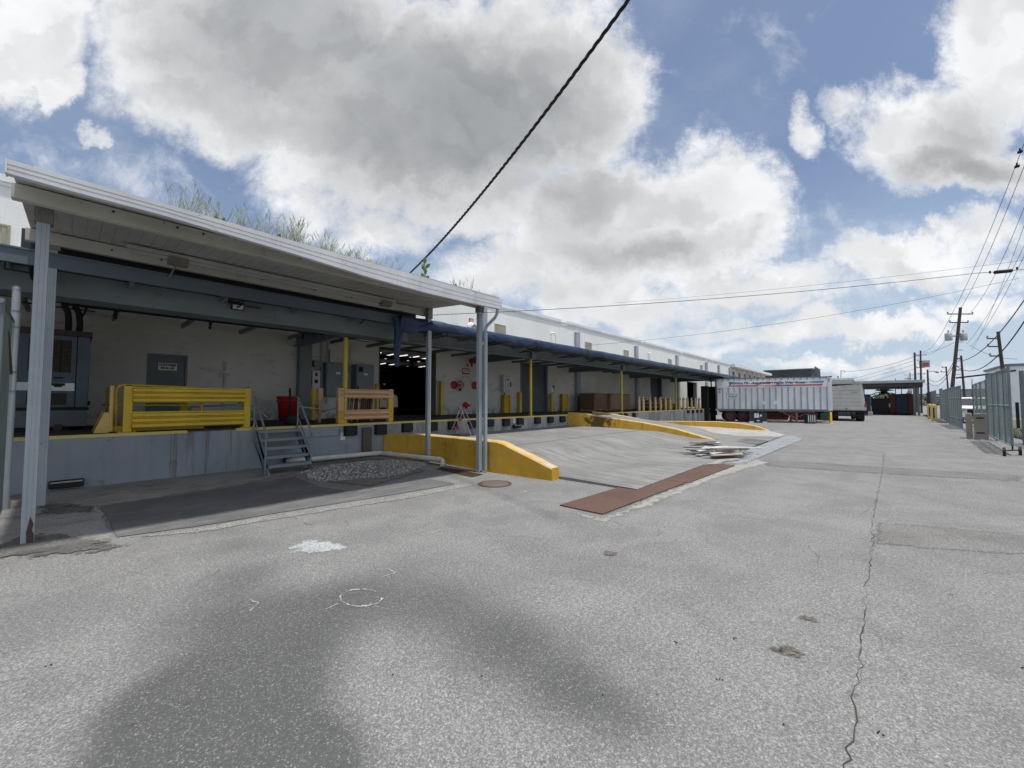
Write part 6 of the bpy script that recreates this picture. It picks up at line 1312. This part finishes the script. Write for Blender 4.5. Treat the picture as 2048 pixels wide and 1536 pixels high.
# ---------------------------------------------------------------- weeds on the canopy roof
M_stem=paint('dry grass stem',(.27,.29,.16),.8,.3,(.3,.25,.15),9,0,False); M_grn2=paint('weed green',(.15,.20,.075),.7,.3,(.22,.18,.09),9,0,False)
def tuft(x,y,n,hh,seed,label,grp='weed tufts on the white canopy roof'):
    rn=random.Random(seed); z=ZF(y)+.05; t=thing('grass_tuft',label,'weeds',(x,y,z),grp); g=MB(); h=MB()
    for i in range(n):
        bx,by=x+rn.gauss(0,.07),y+rn.gauss(0,.08); a=rn.uniform(0,6.28); l=rn.uniform(.03,.22); H_=hh*rn.uniform(.45,1.); 
        P=[Vector((bx+l*math.cos(a)*s_*s_,by+l*math.sin(a)*s_*s_*.6,z+H_*s_)) for s_ in (0,.35,.7,1)]
        g.tube(P,[.003,.0025,.002,.0014],3,cap=False)
        if rn.random()<.45:
            for k in range(rn.randint(2,4)):
                b_=a+rn.uniform(-1.4,1.4); g.tube([P[-1]-Vector((0,0,.02*k)),P[-1]+Vector((.06*math.cos(b_),.05*math.sin(b_),.05+.02*k))],.0025,3,cap=False)
        if True:
            b_=rn.uniform(0,6.28); L_=hh*rn.uniform(.3,.6); q=Vector((bx,by,z)); e_=q+Vector((math.cos(b_)*L_*.5,math.sin(b_)*L_*.4,L_*.8)); m2=q.lerp(e_,.55)+Vector((0,0,.04)); h.add([q-Vector((.005,0,0)),q+Vector((.005,0,0)),m2+Vector((.005,0,0)),m2-Vector((.005,0,0)),e_],[(0,1,2,3),(3,2,4)])
    g.build('stems',M_stem,t); h.build('blades',M_grn2,t)
lab='sparse dry tuft of tall grass growing on the canopy roof'
for i,(px,n,hh) in enumerate([(350,14,.62),(378,18,.7),(392,18,.6),(425,26,.62),(440,14,.5),(478,20,.55),(492,16,.5),(520,16,.55),(535,14,.6),(572,34,.70),(588,34,.68),(600,22,.5),(640,26,.55),(655,30,.55),(672,26,.5),(695,30,.42),(715,24,.4),(730,22,.4),(752,12,.3),(795,14,.42),(815,12,.3),(915,10,.45),(935,14,.5),(962,6,.35)]):
    Y=7.9+.25*math.sin(i*2.3); X=PY(px,interp([(345,412),(1000,600)],px),Y)[0]; tuft(X,Y,int(n*1.5),hh*1.0+.03,100+i,lab if i!=9 else lab)
def leafy(px,Y,hh,n,sz,seed,label,name='broadleaf_weed'):
    rn=random.Random(seed); X=PY(px,interp([(345,412),(1000,600)],px),Y)[0]; z=ZF(Y)+.05; t=thing(name,label,'plant',(X,Y,z)); P=[Vector((X+.02*math.sin(k),Y,z+hh*k/6)) for k in range(7)]
    MB().tube(P,.008,5).build('stem',M_grn2,t); g=MB()
    for i in range(n):
        b=P[0].lerp(P[-1],.3+.7*i/n); a=i*2.4+rn.uniform(-.3,.3); el=rn.uniform(.1,1.2) if i<n-2 else 1.2; d_=Vector((math.cos(a)*math.cos(el),math.sin(a)*math.cos(el),math.sin(el))); s_=d_.cross(Vector((.2,1,.1))).normalized()*sz*.22; L_=sz*rn.uniform(.8,1.1); up_=s_.cross(d_).normalized()*sz*.06
        q=[b,b+d_*L_*.3-s_*.9+up_,b+d_*L_*.65-s_+up_,b+d_*L_,b+d_*L_*.65+s_+up_,b+d_*L_*.3+s_*.9+up_,b+d_*L_*.5]; g.add(q,[(0,1,6),(1,2,6),(2,3,6),(3,4,6),(4,5,6),(5,0,6)])
    g.build('leaves',paint('leaf green',(.12,.19,.05),.5,.2,(.2,.18,.06),9,0,False),t)
leafy(850,7.6,.62,9,.17,3,'small sapling with long pointed leaves rising above the canopy beside the twisted cable','sapling')
for i,(px,lb) in enumerate(((432,'small dark leafy weed on the roof near the left group of grass'),(448,'second small leafy weed right beside the first on the roof'),(560,'low dark leafy weed left of the dense grass tufts'),(845,'low dark weed at the foot of the sapling'),(912,'round dark weed near the right end of the canopy roof'))): leafy(px,7.35,.16,16,.07,20+i,lb)
x=PY(738,520,7.5); t=thing('yellow_tag','small pale yellow tag standing on the canopy roof among the weeds','tag',(x[0],7.5,ZF(7.5)+.05)); MB().box(x[0]-.03,x[0]+.03,7.49,7.5,ZF(7.5)+.055,ZF(7.5)+.30).build('plate',M_yel2,t)
# ---------------------------------------------------------------- broken boards
rn=random.Random(21); cols=[(paint('white broken board',(.62,.62,.60),.6,.3,(.3,.3,.3),5,0,False),'white'),(paint('weathered tan board',(.42,.33,.25),.8,.4,(.2,.15,.1),5,0,False),'tan'),(paint('dark grey board',(.09,.09,.095),.7,.3,(.2,.2,.2),5,0,False),'dark grey')]
def board(cx,cy,z,L_,w_,a,k,grp):
    b=MB(); b.obox((0,0,0),(L_,w_,.025),(0,0,0)); mt,nm=cols[k]; o=b.build('broken_board',mt,None,o=(0,0,0)); o.location=(cx,cy,z); o.rotation_euler=(rn.uniform(-.12,.12),rn.uniform(-.05,.05),a)
    tag(o,nm+' broken board in the '+grp,'board',nm+' boards in the '+grp)
for i in range(26):
    k=[0,2,1,0,2,0][i%6]; board(13.9+rn.uniform(-.5,1.3),3.75+rn.uniform(-.45,.55),.07+.0085*i,rn.uniform(.6,1.7),rn.uniform(.06,.22),R(rn.choice((-38,-25,-48,20,-30)))+rn.uniform(-.25,.25),k,'larger heap on the apron edge')
for i in range(6): board(16.4+rn.uniform(-.5,.6),4.95+rn.uniform(-.25,.25),.12+.012*i,rn.uniform(.6,1.2),rn.uniform(.08,.18),R(-40)+rn.uniform(-.3,.3),[0,1,2][i%3],'small pile near the ramp kerb')
# small gap strip between soffit and dock canopy
MB().box(-.62,6.9,10.152,10.24,4.12,4.56).build('rear_flashing',paint('dark flashing',(.035,.04,.045),.7,.3),wc)
